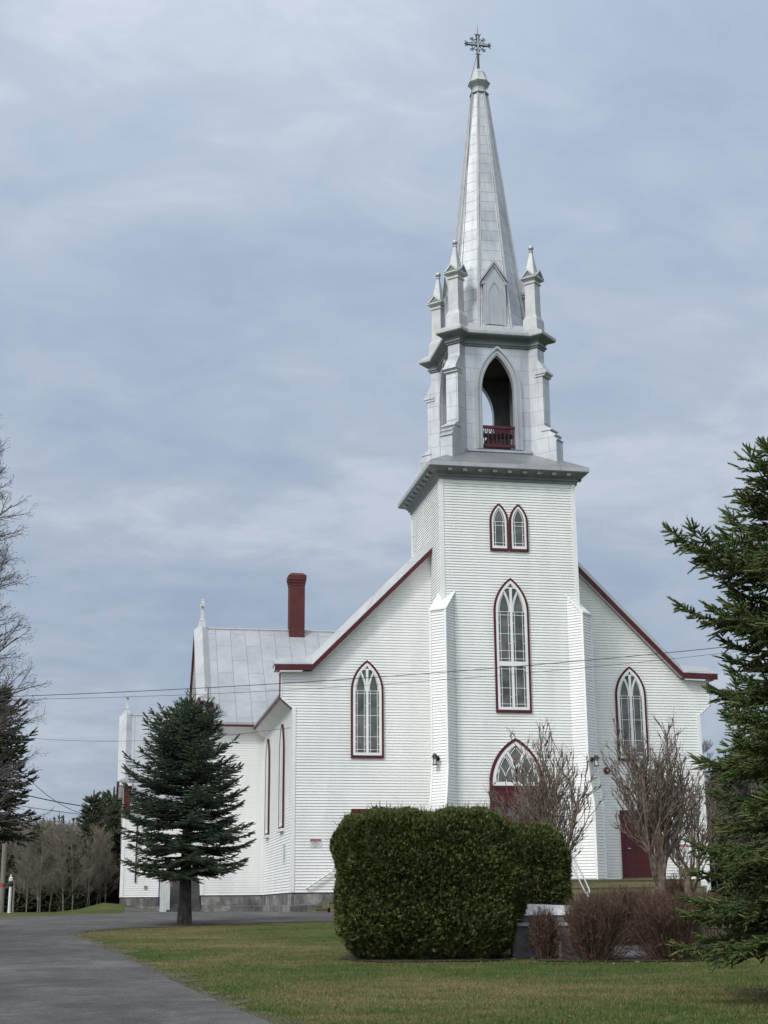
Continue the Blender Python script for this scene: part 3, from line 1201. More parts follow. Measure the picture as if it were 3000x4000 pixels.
# ---- tower
ZT = 14.27
TF = Fr((0, 0, 0), (1, 0, 0), (0, -1, 0))
TL = Fr((-TA, 0, 0), (0, 1, 0), (-1, 0, 0))
TR = Fr((TA, 0, 0), (0, 1, 0), (1, 0, 0))
TB = Fr((0, TD, 0), (1, 0, 0), (0, 1, 0))
tm = MB()
siding(tm, TF, [(-TA, ZB), (TA, ZB), (TA, ZT), (-TA, ZT)])
for f_ in (TL, TR):
    siding(tm, f_, [(0, ZB), (TD, ZB), (TD, ZT), (0, ZT)])
siding(tm, TB, [(-TA, 8), (TA, 8), (TA, ZT), (-TA, ZT)])
part(tm, 'tower_wall', 'siding')
for sx in (-1, 1):
    a, b = sorted((sx * (TA - 0.105), sx * (TA + 0.034)))
    for y0, y1, z0 in ((-0.034, 0.1, 9.6), (TD - 0.1, TD + 0.034, 9.0)):
        ct = MB()
        ct.box(a, b, y0, y1, z0, ZT)
        part(ct, 'corner_board', 'white_trim')


def sqring(h, z, cy=YC):
    return [(-h, cy - h, z), (h, cy - h, z), (h, cy + h, z), (-h, cy + h, z)]


co = MB()
prof = [(14.16, 0.022), (14.18, 0.07), (14.27, 0.075), (14.29, 0.13), (14.34, 0.13), (14.42, 0.20), (14.50, 0.40), (14.52, 0.43), (14.535, 0.43)]
co.loft([sqring(TA + d, z) for z, d in prof])
cornice = part(co, 'tower_cornice', 'cornice_grey')
fe = MB()
fe.loft([sqring(TA + d, z) for z, d in ((14.535, 0.425), (14.55, 0.455), (14.69, 0.455), (14.70, 0.44))])
part(fe, 'cornice_fascia', 'coping_sheet')
sk = MB()
sk.loft([sqring(TA + 0.445, 14.70), sqring(1.45, 15.52)])
part(sk, 'skirt_roof', 'skirt_sheet')
for i in range(9):
    t = -2.08 + i * 0.52
    for side in ('f', 'l', 'r'):
        m = MB()
        if side == 'f':
            m.box(t - 0.075, t + 0.075, -0.37, -0.2, 14.40, 14.515)
        elif side == 'l':
            m.box(-TA - 0.37, -TA - 0.2, YC + t - 0.075, YC + t + 0.075, 14.40, 14.515)
        else:
            m.box(TA + 0.2, TA + 0.37, YC + t - 0.075, YC + t + 0.075, 14.40, 14.515)
        part(m, 'bracket', 'cornice_grey', cornice)

# ---- diagonal buttresses at the tower's front corners (boarded, flared at the foot)
for sx in (-1, 1):
    D = Vector((sx, -1, 0)).normalized()
    T = Vector((1, sx, 0)).normalized() if sx < 0 else Vector((-1, -1, 0)).normalized()
    T = Vector((-D.y, D.x, 0))
    O = Vector((sx * TA, 0, 0))
    hwB = 0.29
    prof = [(0.42, ZB), (0.42, 3.35), (0.36, 3.75), (0.27, 4.55), (0.27, 9.66)]

    def roff(v):
        for (r0, z0), (r1, z1) in zip(prof[:-1], prof[1:]):
            if v <= z1:
                return r0 + (r1 - r0) * (v - z0) / (z1 - z0)
        return prof[-1][0]
    b = MB()
    siding(b, Fr(O, T, D), [(-hwB, ZB), (hwB, ZB), (hwB, 9.66), (-hwB, 9.66)], roff)
    for s2 in (-1, 1):
        siding(b, Fr(O + T * (s2 * hwB), D, T * s2), [(-0.6, ZB)] + prof + [(-0.33, 10.34), (-0.6, 10.34)])
    part(b, 'tower_buttress', 'siding')
    c = MB()
    for s2 in (-1, 1):
        pts = [O + T * (s2 * (hwB + 0.004)) + D * (r + 0.012) + Z * z for r, z in prof]
        for a_, b_ in zip(pts[:-1], pts[1:]):
            c.prism([a_ + T * 0.035 + D * 0.02, a_ - T * 0.035 + D * 0.02, a_ - T * 0.035 - D * 0.05, a_ + T * 0.035 - D * 0.05], b_ - a_)
        e0 = O + T * (s2 * hwB) + D * 0.30 + Z * 9.66
        e1 = O + T * (s2 * hwB) - D * 0.34 + Z * 10.37
        c.prism([e0 + T * 0.05, e0 - T * 0.05, e0 - T * 0.05 - Z * 0.07, e0 + T * 0.05 - Z * 0.07], e1 - e0)
    e0 = O + D * 0.29 + Z * 9.64
    c.prism([e0 + T * hwB, e0 - T * hwB, e0 - T * hwB - D * 0.6 + Z * 0.66, e0 + T * hwB - D * 0.6 + Z * 0.66], D * 0.02 + Z * 0.02)
    e1 = O + D * 0.30 + Z * 9.62
    c.prism([e1 + T * (hwB + 0.03), e1 - T * (hwB + 0.03), e1 - T * (hwB + 0.03) + Z * 0.06, e1 + T * (hwB + 0.03) + Z * 0.06], D * 0.02)
    part(c, 'buttress_trim', 'white_trim')

# ---- windows and doors of the church
gothic_window(TF, -0.345, 0.325, 11.74, 12.75, 13.40, lights=1, rows=[12.75, 12.62])
gothic_window(TF, 0.335, 0.325, 11.74, 12.75, 13.40, lights=1, rows=[12.75, 12.62])
gothic_window(TF, -0.015, 0.60, 6.32, 9.66, 10.82, 2, transom=7.92, rows=[9.66, 9.55, 8.92, 8.35, 7.12])
gothic_window(FRONT, -4.60, 0.55, 4.955, 7.17, 8.20, 2, rows=[7.17, 7.08, 6.35, 5.65])
gothic_window(FRONT, 4.60, 0.55, 4.955, 7.17, 8.20, 2, rows=[7.17, 7.08, 6.35, 5.65])
NL = Fr((-W, 0, 0), (0, -1, 0), (-1, 0, 0))
for yy in (4.22, 8.90):
    gothic_window(NL, -yy, 0.55, 2.79, 5.3, 6.33, 2, rows=[5.3, 5.2, 4.5, 3.8])
    m = MB()
    fbox(m, NL, -yy - 0.6, -yy + 0.6, 2.70, 2.79, 0.0, 0.13)
    part(m, 'window_sill', 'soffit')
    m = MB()
    pbar(m, NL, [(-yy + u, v) for u, v in ([(0.56, 2.8)] + arch_side(0.56, 5.3, 6.34))], 0.03, 0.0, 0.085)
    pbar(m, NL, [(-yy - u, v) for u, v in ([(0.56, 2.8)] + arch_side(0.56, 5.3, 6.34))], 0.03, 0.0, 0.085)
    part(m, 'window_hood', 'maroon')

# main door: arched surround, glazed head, double leaves
c = MB()
dw, dz0, dzs, dza = 0.90, 1.0, 4.02, 5.49
ring(c, TF, arch(dw, dz0, dzs, dza, 0, k=14), arch(dw, dz0, dzs, dza, 0.09, k=14, db=0.0), 0.0, 0.09)
fbox(c, TF, -dw + 0.05, dw - 0.05, 3.86, 3.96, 0.0, 0.085)
door = part(c, 'main_door', 'maroon')
TF0 = TF
TF = Fr(TF.O + TF.N * 0.016, TF.U, TF.N)
s = MB()
head = lambda d, db: arch(dw, 3.96, dzs, dza, d, k=14, db=db)
ring(s, TF, head(0.085, 0.0), head(0.20, 0.12), 0.02, 0.06)
wi = dw - 0.20
for sg in (-1, 1):
    big = arch_side(0.95, 4.06, 5.30, 0, 12, -sg * 0.0)
    pbar(s, TF, [(sg * (0.95 - u) - sg * 0.02, v) for u, v in arch_side(0.95, 4.06, 5.55, 0, 12)][:9], 0.075, 0.02, 0.055)
    cc = sg * 0.36
    for e, tz, wd in ((0.31, 4.95, 0.028), (0.25, 4.88, 0.018)):
        pts = arch_side(e, 4.1, tz, 0, 8)
        pbar(s, TF, [(cc + u, v) for u, v in pts], wd, 0.022, 0.045)
        pbar(s, TF, [(cc - u, v) for u, v in pts], wd, 0.022, 0.045)
    for s3 in (-1, 1):
        pts = arch_side(0.17, 4.08, 4.55, 0, 6)
        c3 = cc + s3 * 0.155
        pbar(s, TF, [(c3 + u, v) for u, v in pts], 0.022, 0.022, 0.045)
        pbar(s, TF, [(c3 - u, v) for u, v in pts], 0.022, 0.022, 0.045)
    bar(s, TF, (sg * 0.02, 5.25), (sg * 0.40, 4.86), 0.02, 0.022, 0.045)
    bar(s, TF, (sg * 0.02, 5.16), (sg * 0.33, 4.80), 0.02, 0.022, 0.045)
fbox(s, TF, -0.045, 0.045, 4.07, 4.62, 0.02, 0.055)
part(s, 'fanlight_tracery', 'white_trim', door)
g = MB()
fill(g, TF, head(0.10, 0.02), 0.0235)
part(g, 'fanlight_pane', 'pane_grey', door)
for sg in (-1, 1):
    m = MB()
    a, b = sorted((sg * 0.008, sg * 0.80))
    fbox(m, TF, a, b, 1.02, 3.86, 0.0, 0.045)
    for (z0, z1) in ((3.70, 3.74), (3.50, 3.53), (3.36, 3.38), (2.5, 2.54), (1.9, 1.94), (1.2, 1.24)):
        fbox(m, TF, a + 0.02, b - 0.02, z0, z1, 0.045, 0.062)
    for uu in (a + 0.04, b - 0.04, (a + b) / 2):
        fbox(m, TF, uu - 0.025, uu + 0.025, 1.05, 3.82, 0.045, 0.058)
    leaf = part(m, 'door_leaf', 'door_red', door)
    for k in (-1, 1):
        q4 = MB()
        for (du, dv) in ((-0.05, 0.07), (0.05, 0.07), (-0.05, -0.07), (0.05, -0.07), (0, 0)):
            cu, cv = sg * 0.41 + k * 0.2 + du, 3.15 + dv
            q4.face([TF(cu + 0.062 * math.cos(j * math.pi / 5), cv + 0.085 * math.sin(j * math.pi / 5), 0.0475 + 0.0008 * (du + 0.1) * 10 + 0.0004 * (dv + 0.1) * 10) for j in range(10)])
        part(q4, 'quatrefoil_pane', 'pane_grey', leaf)

TF = TF0
for sg in (-1, 1):
    c = MB()
    u0, u1, z0, z1 = sg * 4.58 - 0.56, sg * 4.58 + 0.56, 1.0, 3.31
    fbox(c, FRONT, u0, u0 + 0.09, z0, z1, 0.0, 0.08)
    fbox(c, FRONT, u1 - 0.09, u1, z0, z1, 0.0, 0.08)
    fbox(c, FRONT, u0 + 0.09, u1 - 0.09, z1 - 0.1, z1, 0.0, 0.08)
    d = part(c, 'side_door', 'maroon')
    m = MB()
    fbox(m, FRONT, u0 + 0.09, u1 - 0.09, 1.1, z1 - 0.1, 0.0, 0.035)
    for zz in (1.35, 1.62, 2.05, 2.5, 2.9):
        fbox(m, FRONT, u0 + 0.12, u1 - 0.12, zz, zz + 0.025, 0.035, 0.048)
    for uu in (u0 + 0.16, (u0 + u1) / 2, u1 - 0.16):
        fbox(m, FRONT, uu - 0.02, uu + 0.02, 1.15, 3.15, 0.035, 0.046)
    leaf = part(m, 'door_leaf', 'door_red', d)
    h = MB()
    h.tube([FRONT(u0 + 0.2, 2.05, 0.04), FRONT(u0 + 0.2, 2.05, 0.1), FRONT(u0 + 0.3, 2.05, 0.1)], 0.014, 6)
    part(h, 'handle', 'aluminium', d)
    s = MB()
    fbox(s, FRONT, u0 - 0.02, u1 + 0.02, 1.0, 1.1, 0.02, 0.14)
    part(s, 'threshold', 'olive_wood', d)

# rear-wing and transept details
m = MB()
fbox(m, Fr((-W, 0, 0), (0, -1, 0), (-1, 0, 0)), -3.32, -3.26, 1.6, 2.25, 0.02, 0.07)
part(m, 'downpipe', 'aluminium')
m = MB()
m.box(-11.72, -11.66, RYC - RHW - 0.07, RYC - RHW - 0.02, 1.3, 3.9)
part(m, 'downpipe', 'dark_iron')
m = MB()
m.box(-11.30, -11.18, RYC - RHW - 0.06, RYC - RHW - 0.018, 1.02, 1.16)
part(m, 'wall_vent', 'concrete')

# ------------------------------------------------------------------ belfry
BH = 1.5
BZ0, BZ1 = 15.3, 19.5
AZ0, AZS, AZA = 15.60, 17.78, 19.13
AW = 0.585
wo, wi_ = MB(), MB()
dirs = [((1, 0, 0), (0, -1, 0)), ((0, -1, 0), (-1, 0, 0)), ((-1, 0, 0), (0, 1, 0)), ((0, 1, 0), (1, 0, 0))]
BF = [Fr(Vector((0, YC, 0)) + Vector(n) * BH, u, n) for u, n in dirs]
TH = 0.22
for fr in BF:
    rs = [(AW, AZ0)] + arch_side(AW, AZS, AZA, 0, 12)
    for (n, bw) in ((0.0, BH), (-TH, BH - TH)):
        wl = wo if n == 0.0 else wi_
        for sg in (-1, 1):
            for a, b in zip(rs[:-1], rs[1:]):
                wl.face([fr(sg * a[0], a[1], n), fr(sg * bw, a[1], n), fr(sg * bw, b[1], n), fr(sg * b[0], b[1], n)])
        wl.face([fr(-bw, AZA, n), fr(bw, AZA, n), fr(bw, BZ1, n), fr(-bw, BZ1, n)])
        wl.face([fr(-bw, BZ0, n), fr(bw, BZ0, n), fr(bw, AZ0, n), fr(-bw, AZ0, n)])
    wl = wo
    for sg in (-1, 1):
        for a, b in zip(rs[:-1], rs[1:]):
            wl.face([fr(sg * a[0], a[1], 0), fr(sg * b[0], b[1], 0), fr(sg * b[0], b[1], -TH), fr(sg * a[0], a[1], -TH)])
    wl.face([fr(-AW, AZ0, 0), fr(AW, AZ0, 0), fr(AW, AZ0, -TH), fr(-AW, AZ0, -TH)])
simple('interior_wood', (0.035, 0.028, 0.022), (0.06, 0.05, 0.04), 3, 0.9)
simple('lining', (0.10, 0.105, 0.11), (0.17, 0.175, 0.18), 2, 0.8)
part(wo, 'belfry_wall', 'belfry_sheet')
part(wi_, 'belfry_lining', 'lining')
cm = MB()
cm.box(-BH + TH + 0.01, BH - TH - 0.01, YC - BH + TH + 0.01, YC + BH - TH - 0.01, 19.2, 19.45)
part(cm, 'belfry_ceiling', 'interior_wood')
cm = MB()
cm.box(-BH + 0.02, BH - 0.02, YC - BH + 0.02, YC + BH - 0.02, 15.34, 15.55)
part(cm, 'belfry_floor', 'skirt_sheet')
for fr in BF:
    m = MB()
    o = lambda d: arch(AW, AZ0, AZS, AZA, -d, k=14, db=0.0)
    ring(m, fr, o(0.25), o(0.17), 0.0, 0.10)
    ring(m, fr, o(0.172), o(0.0), 0.0, 0.03)
    ring(m, fr, o(0.095), o(0.05), 0.02, 0.065)
    part(m, 'belfry_arch_moulding', 'plain_sheet')
    m = MB()
    fbox(m, fr, -1.15, 1.15, 15.50, 15.60, 0.0, 0.075)
    fbox(m, fr, -1.12, 1.12, 15.32, 15.50, 0.0, 0.03)
    part(m, 'belfry_sill', 'plain_sheet')
    m = MB()
    fbox(m, fr, -AW, AW, 16.40, 16.50, -0.13, -0.05)
    fbox(m, fr, -AW, AW, 15.72, 15.82, -0.13, -0.05)
    for i in range(8):
        u = -AW + (i + 0.5) * 2 * AW / 8
        fbox(m, fr, u - 0.015, u + 0.015, 15.81, 16.41, -0.10, -0.07)
        for sg in (-1, 1):
            pbar(m, fr, [(u + sg * 0.02, 16.24), (u + sg * 0.06, 16.31), (u + sg * 0.07, 16.41)], 0.018, -0.10, -0.075)
    part(m, 'belfry_railing', 'maroon')
# the bell inside
m = MB()
rg = []
for (z, r) in ((16.35, 0.52), (16.4, 0.5), (16.55, 0.42), (16.8, 0.36), (17.05, 0.30), (17.18, 0.2), (17.22, 0.02)):
    rg.append([(r * math.cos(k * math.pi / 10) + 0.25, YC + 0.35 + r * math.sin(k * math.pi / 10), z - 0.55) for k in range(20)])
m.loft(rg)
m.box(-BH + TH, BH - TH, YC + 0.28, YC + 0.42, 16.66, 16.80)
part(m, 'bell', 'dark_iron')

# diagonal stepped buttresses of the belfry
bprof = [(1.75, 14.7), (2.86, 14.7), (2.86, 15.84), (2.91, 15.86), (2.91, 15.885), (2.80, 15.96), (2.80, 16.03), (2.85, 16.05), (2.85, 16.075), (2.64, 16.2), (2.64, 16.25), (2.69, 16.27), (2.69, 16.295), (2.42, 16.46), (2.42, 18.28), (2.46, 18.33), (2.52, 18.36), (2.56, 18.44), (2.56, 18.48), (2.25, 18.95), (2.25, 19.52), (1.75, 19.52)]
CORN = []
for sx in (-1, 1):
    for sy in (-1, 1):
        D = Vector((sx, sy, 0)).normalized()
        T = Vector((-D.y, D.x, 0))
        CORN.append((D, T))
        O = Vector((0, YC, 0))
        m = MB()
        m.prism([O + D * r + Z * z - T * 0.24 for r, z in bprof], T * 0.48)
        # raised panel mouldings on the outer face
        for (r, z0, z1) in ((2.42, 16.55, 18.2),):
            m.prism([O + D * r + T * 0.19 + Z * z0, O + D * r - T * 0.19 + Z * z0, O + D * r - T * 0.19 + Z * z1, O + D * r + T * 0.19 + Z * z1], D * 0.015)
        # drip mouldings wrap the sides
        for (r0, r1, z0, z1) in ((2.42, 2.585, 18.40, 18.47), (2.42, 2.50, 18.30, 18.34), (2.6, 2.71, 16.255, 16.30)):
            m.prism([O + D * (r0 - 0.3) + T * 0.27 + Z * z0, O + D * r1 + T * 0.27 + Z * z0, O + D * r1 - T * 0.27 + Z * z0, O + D * (r0 - 0.3) - T * 0.27 + Z * z0], Z * (z1 - z0))
        part(m, 'belfry_buttress', 'belfry_sheet')


def plan(d, z, h=BH, r=2.25, w=0.24):
    H = h + d
    rr = r + d
    ww = w + d * 0.8
    pts = []
    for sx, sy in ((-1, -1), (1, -1), (1, 1), (-1, 1)):
        D = Vector((sx, sy, 0)).normalized()
        T = Vector((-D.y, D.x, 0))
        s_ = H * math.sqrt(2) - ww
        for (a, b) in ((s_, -ww), (rr, -ww), (rr, ww), (s_, ww)):
            p = D * a + T * b
            pts.append(Vector((p.x, YC + p.y, z)))
    return pts


m = MB()
m.loft([plan(d, z) for z, d in ((19.40, 0.02), (19.42, 0.05), (19.47, 0.055), (19.49, 0.10), (19.545, 0.10), (19.56, 0.06), (19.62, 0.07), (19.68, 0.12), (19.74, 0.30), (19.77, 0.345), (19.785, 0.345))])
part(m, 'belfry_cornice', 'cornice_grey')
m = MB()
m.loft([plan(d, z) for z, d in ((19.785, 0.335), (19.80, 0.365), (19.90, 0.365), (19.93, 0.34), (20.18, -0.02), (20.36, -0.12))])
part(m, 'belfry_roof', 'coping_sheet')

# ---- spire
def octr(a, z, cx=0.0, cy=YC, rot=0.0):
    R = a / math.cos(math.pi / 8)
    return [Vector((cx + R * math.cos(math.pi / 8 + k * math.pi / 4 + rot), cy + R * math.sin(math.pi / 8 + k * math.pi / 4 + rot), z)) for k in range(8)]


SZ0, SZ1, SA0, SA1 = 20.2, 30.42, 1.415, 0.275
m = MB()
lv = [SZ0 + (SZ1 - SZ0) * i / 12 for i in range(13)]
m.loft([octr(SA0 + (SA1 - SA0) * (z - SZ0) / (SZ1 - SZ0), z) for z in lv])
spire = part(m, 'spire', 'spire_sheet')
for k in range(8):
    m = MB()
    a, b = octr(SA0, SZ0)[k], octr(SA1, SZ1)[k]
    rad = Vector((a.x, a.y - YC, 0)).normalized()
    tg = Vector((-rad.y, rad.x, 0))
    m.tube([a + rad * 0.02, b + rad * 0.02], [0.048, 0.03], 6)
    m.tube([a + tg * 0.07 - rad * 0.01, b + tg * 0.045 - rad * 0.01], [0.022, 0.014], 5)
    m.tube([a - tg * 0.07 - rad * 0.01, b - tg * 0.045 - rad * 0.01], [0.022, 0.014], 5)
    part(m, 'spire_rib', 'pale_metal', spire)
m = MB()
m.loft([octr(a, z) for z, a in ((30.36, 0.31), (30.38, 0.345), (30.44, 0.345), (30.47, 0.27), (30.56, 0.235), (30.66, 0.25), (30.76, 0.33), (30.82, 0.385), (30.86, 0.395), (30.90, 0.38), (31.02, 0.325), (31.26, 0.255), (31.30, 0.255), (31.42, 0.19), (31.50, 0.10), (31.52, 0.03))])
bulb = part(m, 'spire_finial', 'pale_metal')
m = MB()
m.loft([octr(a, z) for z, a in ((30.835, 0.39), (30.845, 0.405), (30.875, 0.405), (30.885, 0.39))])
m.loft([octr(a, z) for z, a in ((30.37, 0.34), (30.375, 0.352), (30.40, 0.352), (30.41, 0.34))])
part(m, 'finial_drip', 'green_drip', bulb)

# ---- lucarnes on the four faces of the spire
for fr0, (u, n) in zip(BF, dirs):
    fr = Fr(Vector((0, YC, 0)) + Vector(n) * 1.40, u, n)
    m = MB()
    # body
    fbox(m, fr, -0.40, 0.40, 20.25, 22.02, -0.4, 0.0)
    m.prism([fr(-0.40, 22.02, 0), fr(0.40, 22.02, 0), fr(0, 22.62, 0)], fr.N * -0.5)
    for sg in (-1, 1):
        fbox(m, fr, sg * 0.36 - 0.05, sg * 0.36 + 0.05, 20.3, 21.98, 0.0, 0.03)
    ar = arch(0.235, 20.33, 21.42, 21.98, 0, k=8)
    ring(m, fr, arch(0.235, 20.33, 21.42, 21.98, -0.07, k=8, db=0), ar, 0.0, 0.03)
    ring(m, fr, arch(0.235, 20.33, 21.42, 21.98, -0.015, k=8, db=0), arch(0.235, 20.33, 21.42, 21.98, 0.03, k=8, db=0), 0.0, 0.018)
    dm = part(m, 'lucarne', 'plain_sheet', None)
    m = MB()
    for sg in (-1, 1):
        e = [(sg * 0.50, 21.98), (sg * 0.50, 22.08), (0, 22.86), (0, 22.76 - 0.04)]
        m.prism([fr(a, b, 0.10) for a, b in e], fr.N * -0.75)
        e = [(sg * 0.43, 21.93), (sg * 0.43, 22.0), (0, 22.70), (0, 22.61)]
        m.prism([fr(a, b, 0.055) for a, b in e], fr.N * -0.05)
        fbox(m, fr, min(sg * 0.36, sg * 0.47), max(sg * 0.36, sg * 0.47), 21.88, 21.99, -0.3, 0.06)
    part(m, 'lucarne_roof', 'coping_sheet', dm)

# ---- pinnacles over the buttresses
for D, T in CORN:
    c0 = Vector((0, YC, 0)) + D * 2.01

    def rg(h, z):
        return [c0 + D * h + T * h + Z * z, c0 + D * h - T * h + Z * z, c0 - D * h - T * h + Z * z, c0 - D * h + T * h + Z * z]
    m = MB()
    m.loft([rg(0.29, 19.9), rg(0.275, 20.55), rg(0.205, 20.72), rg(0.195, 21.93), rg(0.235, 21.95), rg(0.235, 22.0), rg(0.205, 22.02), rg(0.205, 22.06), rg(0.30, 22.12), rg(0.325, 22.15), rg(0.325, 22.20), rg(0.2, 22.22), rg(0.042, 23.26)])
    for a, b in ((D, T), (-D, T), (T, D), (-T, D)):
        o = c0 + a * 0.3
        m.prism([o + b * 0.23 + Z * 22.2, o - b * 0.23 + Z * 22.2, o + Z * 22.42], -a * 0.28)
        for sg in (-1, 1):
            m.prism([o + b * (sg * 0.29) + Z * 22.2, o + b * (sg * 0.21) + Z * 22.2, o + Z * 22.415, o + Z * 22.49], a * 0.045)
    pn = part(m, 'pinnacle', 'pale_metal')
    for a, b in ((D, T), (-D, T), (T, D), (-T, D)):
        o = c0 + a * 0.302
        g_ = MB()
        g_.prism([o + b * 0.17 + Z * 22.215, o - b * 0.17 + Z * 22.215, o + Z * 22.38], a * 0.006)  # dark triangle stands in for the shadow inside the open gablet
        part(g_, 'gablet_shadow', 'cornice_grey', pn)
    m = MB()
    rings = []
    for j in range(9):
        an = -math.pi / 2 + math.pi * j / 8
        r = max(0.004, 0.105 * math.cos(an))
        rings.append([c0 + Vector((r * math.cos(k * math.pi / 6), r * math.sin(k * math.pi / 6), 23.42 + 0.105 * math.sin(an))) for k in range(12)])
    m.loft(rings)
    m.loft([rg(0.05, 23.24), rg(0.065, 23.27), rg(0.04, 23.33)])
    part(m, 'ball', 'plain_sheet', pn, smooth=True)

# ---- iron cross on the spire
XF = Fr((-0.0, YC, 0), (1, 0, 0), (0, -1, 0))
cz_ = 32.62
m = MB()
fbox(m, XF, -0.05, 0.05, 32.15, 33.06, -0.03, 0.03)
fbox(m, XF, -0.46, 0.46, cz_ - 0.05, cz_ + 0.05, -0.028, 0.028)
for a in range(4):
    ca, sa = (1, 0, -1, 0)[a], (0, 1, 0, -1)[a]
    rot = lambda u, v: (ca * u - sa * v, cz_ + sa * u + ca * v)
    if a != 3:
        tip = 0.54 if a != 1 else 0.5
        m.prism([XF(*rot(tip, 0), -0.025), XF(*rot(tip - 0.13, 0.10), -0.025), XF(*rot(tip - 0.08, 0), -0.025)], XF.N * 0.05)
        m.prism([XF(*rot(tip, 0), -0.025), XF(*rot(tip - 0.13, -0.10), -0.025), XF(*rot(tip - 0.08, 0), -0.025)], XF.N * 0.05)
        for s2 in (-1, 1):
            bar(m, XF, rot(tip - 0.10, s2 * 0.03), rot(tip - 0.03, s2 * 0.13), 0.02, -0.015, 0.015)
            for t in (0.17, 0.25, 0.33):
                bar(m, XF, rot(t, s2 * 0.04), rot(t + 0.012, s2 * 0.085), 0.014, -0.012, 0.012)
    # diagonal ray and C scrolls in each quadrant
    dg = lambda p: rot((p[0] - p[1]) * 0.7071, (p[0] + p[1]) * 0.7071)
    bar(m, XF, dg((0.05, 0)), dg((0.40, 0)), 0.024, -0.012, 0.012)
    for s2 in (-1, 1):
        pts = [(0.27, 0), (0.24, s2 * 0.08), (0.17, s2 * 0.14)]
        for j in range(1, 8):
            an = j * 0.75
            rr = 0.052 - 0.004 * j
            pts.append((0.17 + 0.04 + rr * math.cos(math.pi + an) * 1.0, s2 * (0.155 + rr * math.sin(an))))
        pbar(m, XF, [dg(p) for p in pts], 0.02, -0.012, 0.012)
        pts = [(0.30, 0), (0.31, s2 * 0.05), (0.35, s2 * 0.07), (0.38, s2 * 0.045), (0.36, s2 * 0.03)]
        pbar(m, XF, [dg(p) for p in pts], 0.018, -0.012, 0.012)
bar(m, XF, (-0.11, 32.20), (0.11, 32.20), 0.02, -0.012, 0.012)
crs = part(m, 'spire_cross', 'patina')
m = MB()
fbox(m, XF, -0.022, 0.022, 32.2, 33.0, 0.03, 0.036)
fbox(m, XF, -0.40, 0.40, cz_ - 0.02, cz_ + 0.02, 0.031, 0.037)
part(m, 'cross_face', 'pale_metal', crs)
m = MB()
m.tube([(0, YC, 31.45), (0, YC, 32.17)], [0.055, 0.045], 8)
part(m, 'cross_pole', 'pole_red', crs)
m = MB()
m.tube([(0, YC, 33.0), (0, YC, 33.5)], [0.014, 0.006], 5)
part(m, 'lightning_rod', 'dark_iron', crs)
m = MB()
lw_ = [(-0.06, YC - 0.02, 32.1), (-0.2, YC - 0.1, 31.6), (-0.38, YC - 0.25, 30.9), (-0.36, YC - 0.25, 30.4), (-1.0, YC - 1.13, 24.0), (-1.3, YC - 1.3, 20.4)]
m.tube(lw_, 0.009, 4)
part(m, 'earth_wire', 'dark_iron')

# ------------------------------------------------------------------ things on and by the church
LX = 0.7071


def lantern(pos, D, label):
    """black outdoor wall lantern: round back plate, dome hood, caged glass"""
    D = Vector(D).normalized()
    o = empty('wall_lantern', pos)
    tag(o, label, 'lantern', 'lanterns flanking the church entrance')
    m = MB()
    m.tube([D * 0.0, D * 0.03], 0.085, 12)
    m.tube([D * 0.03 + Z * 0.0, D * 0.09 + Z * 0.02, D * 0.14 + Z * 0.05], 0.022, 6)
    m.build('bracket', 'dark_iron', o)
    c = D * 0.16
    cir = lambda r, z, k=12: [c + Vector((r * math.cos(i * 2 * math.pi / k), r * math.sin(i * 2 * math.pi / k), z)) for i in range(k)]
    m = MB()
    m.loft([cir(0.12, 0.015), cir(0.115, 0.03), cir(0.085, 0.045), cir(0.08, 0.08), cir(0.062, 0.115), cir(0.03, 0.135), cir(0.003, 0.14)])
    m.build('hood', 'dark_iron', o)
    m = MB()
    m.loft([cir(0.058, -0.20), cir(0.06, 0.015)])
    m.build('glass', 'lamp_glass', o)
    m = MB()
    m.loft([cir(0.085, -0.225), cir(0.085, -0.20)])
    m.loft([cir(0.078, -0.035), cir(0.078, -0.02)])
    for k in range(4):
        a = c + Vector((0.076 * math.cos(k * math.pi / 2 + 0.6), 0.076 * math.sin(k * math.pi / 2 + 0.6), 0))
        m.tube([a - Z * 0.21, a + Z * 0.02], 0.007, 4)
    m.build('cage', 'dark_iron', o)


_bl = Vector((-TA, 0, 0)) + Vector((-LX, -LX, 0)) * 0.30
_br = Vector((TA, 0, 0)) + Vector((LX, -LX, 0)) * 0.30
lantern((_bl.x - 0.06, _bl.y + 0.06, 4.80), (-1, -1, 0), 'black caged wall lantern on the buttress left of the main door')
lantern((_br.x - 0.08, _br.y - 0.08, 4.80), (1, -1, 0), 'black caged wall lantern on the buttress right of the main door')

# fire bell
o = empty('alarm_bell', (3.64, P_, 4.63))
tag(o, 'round dark red alarm bell on the white wall right of the tower', 'alarm bell')
m = MB()
cir = lambda r, y, k=20: [Vector((r * math.cos(i * 2 * math.pi / k), -y, r * math.sin(i * 2 * math.pi / k))) for i in range(k)]
m.loft([cir(0.11, 0.02), cir(0.122, 0.035), cir(0.12, 0.055), cir(0.10, 0.08), cir(0.055, 0.095), cir(0.05, 0.095)])
m.build('gong', 'bell_red', o, smooth=False)
m = MB()
m.loft([cir(0.03, 0.09, 12), cir(0.03, 0.105, 12), cir(0.004, 0.112, 12)])
m.build('cap', 'lamp_glass', o)
m = MB()
m.box(-0.06, 0.06, -0.022, -0.004, -0.06, 0.06)
m.build('back_box', 'dark_iron', o)


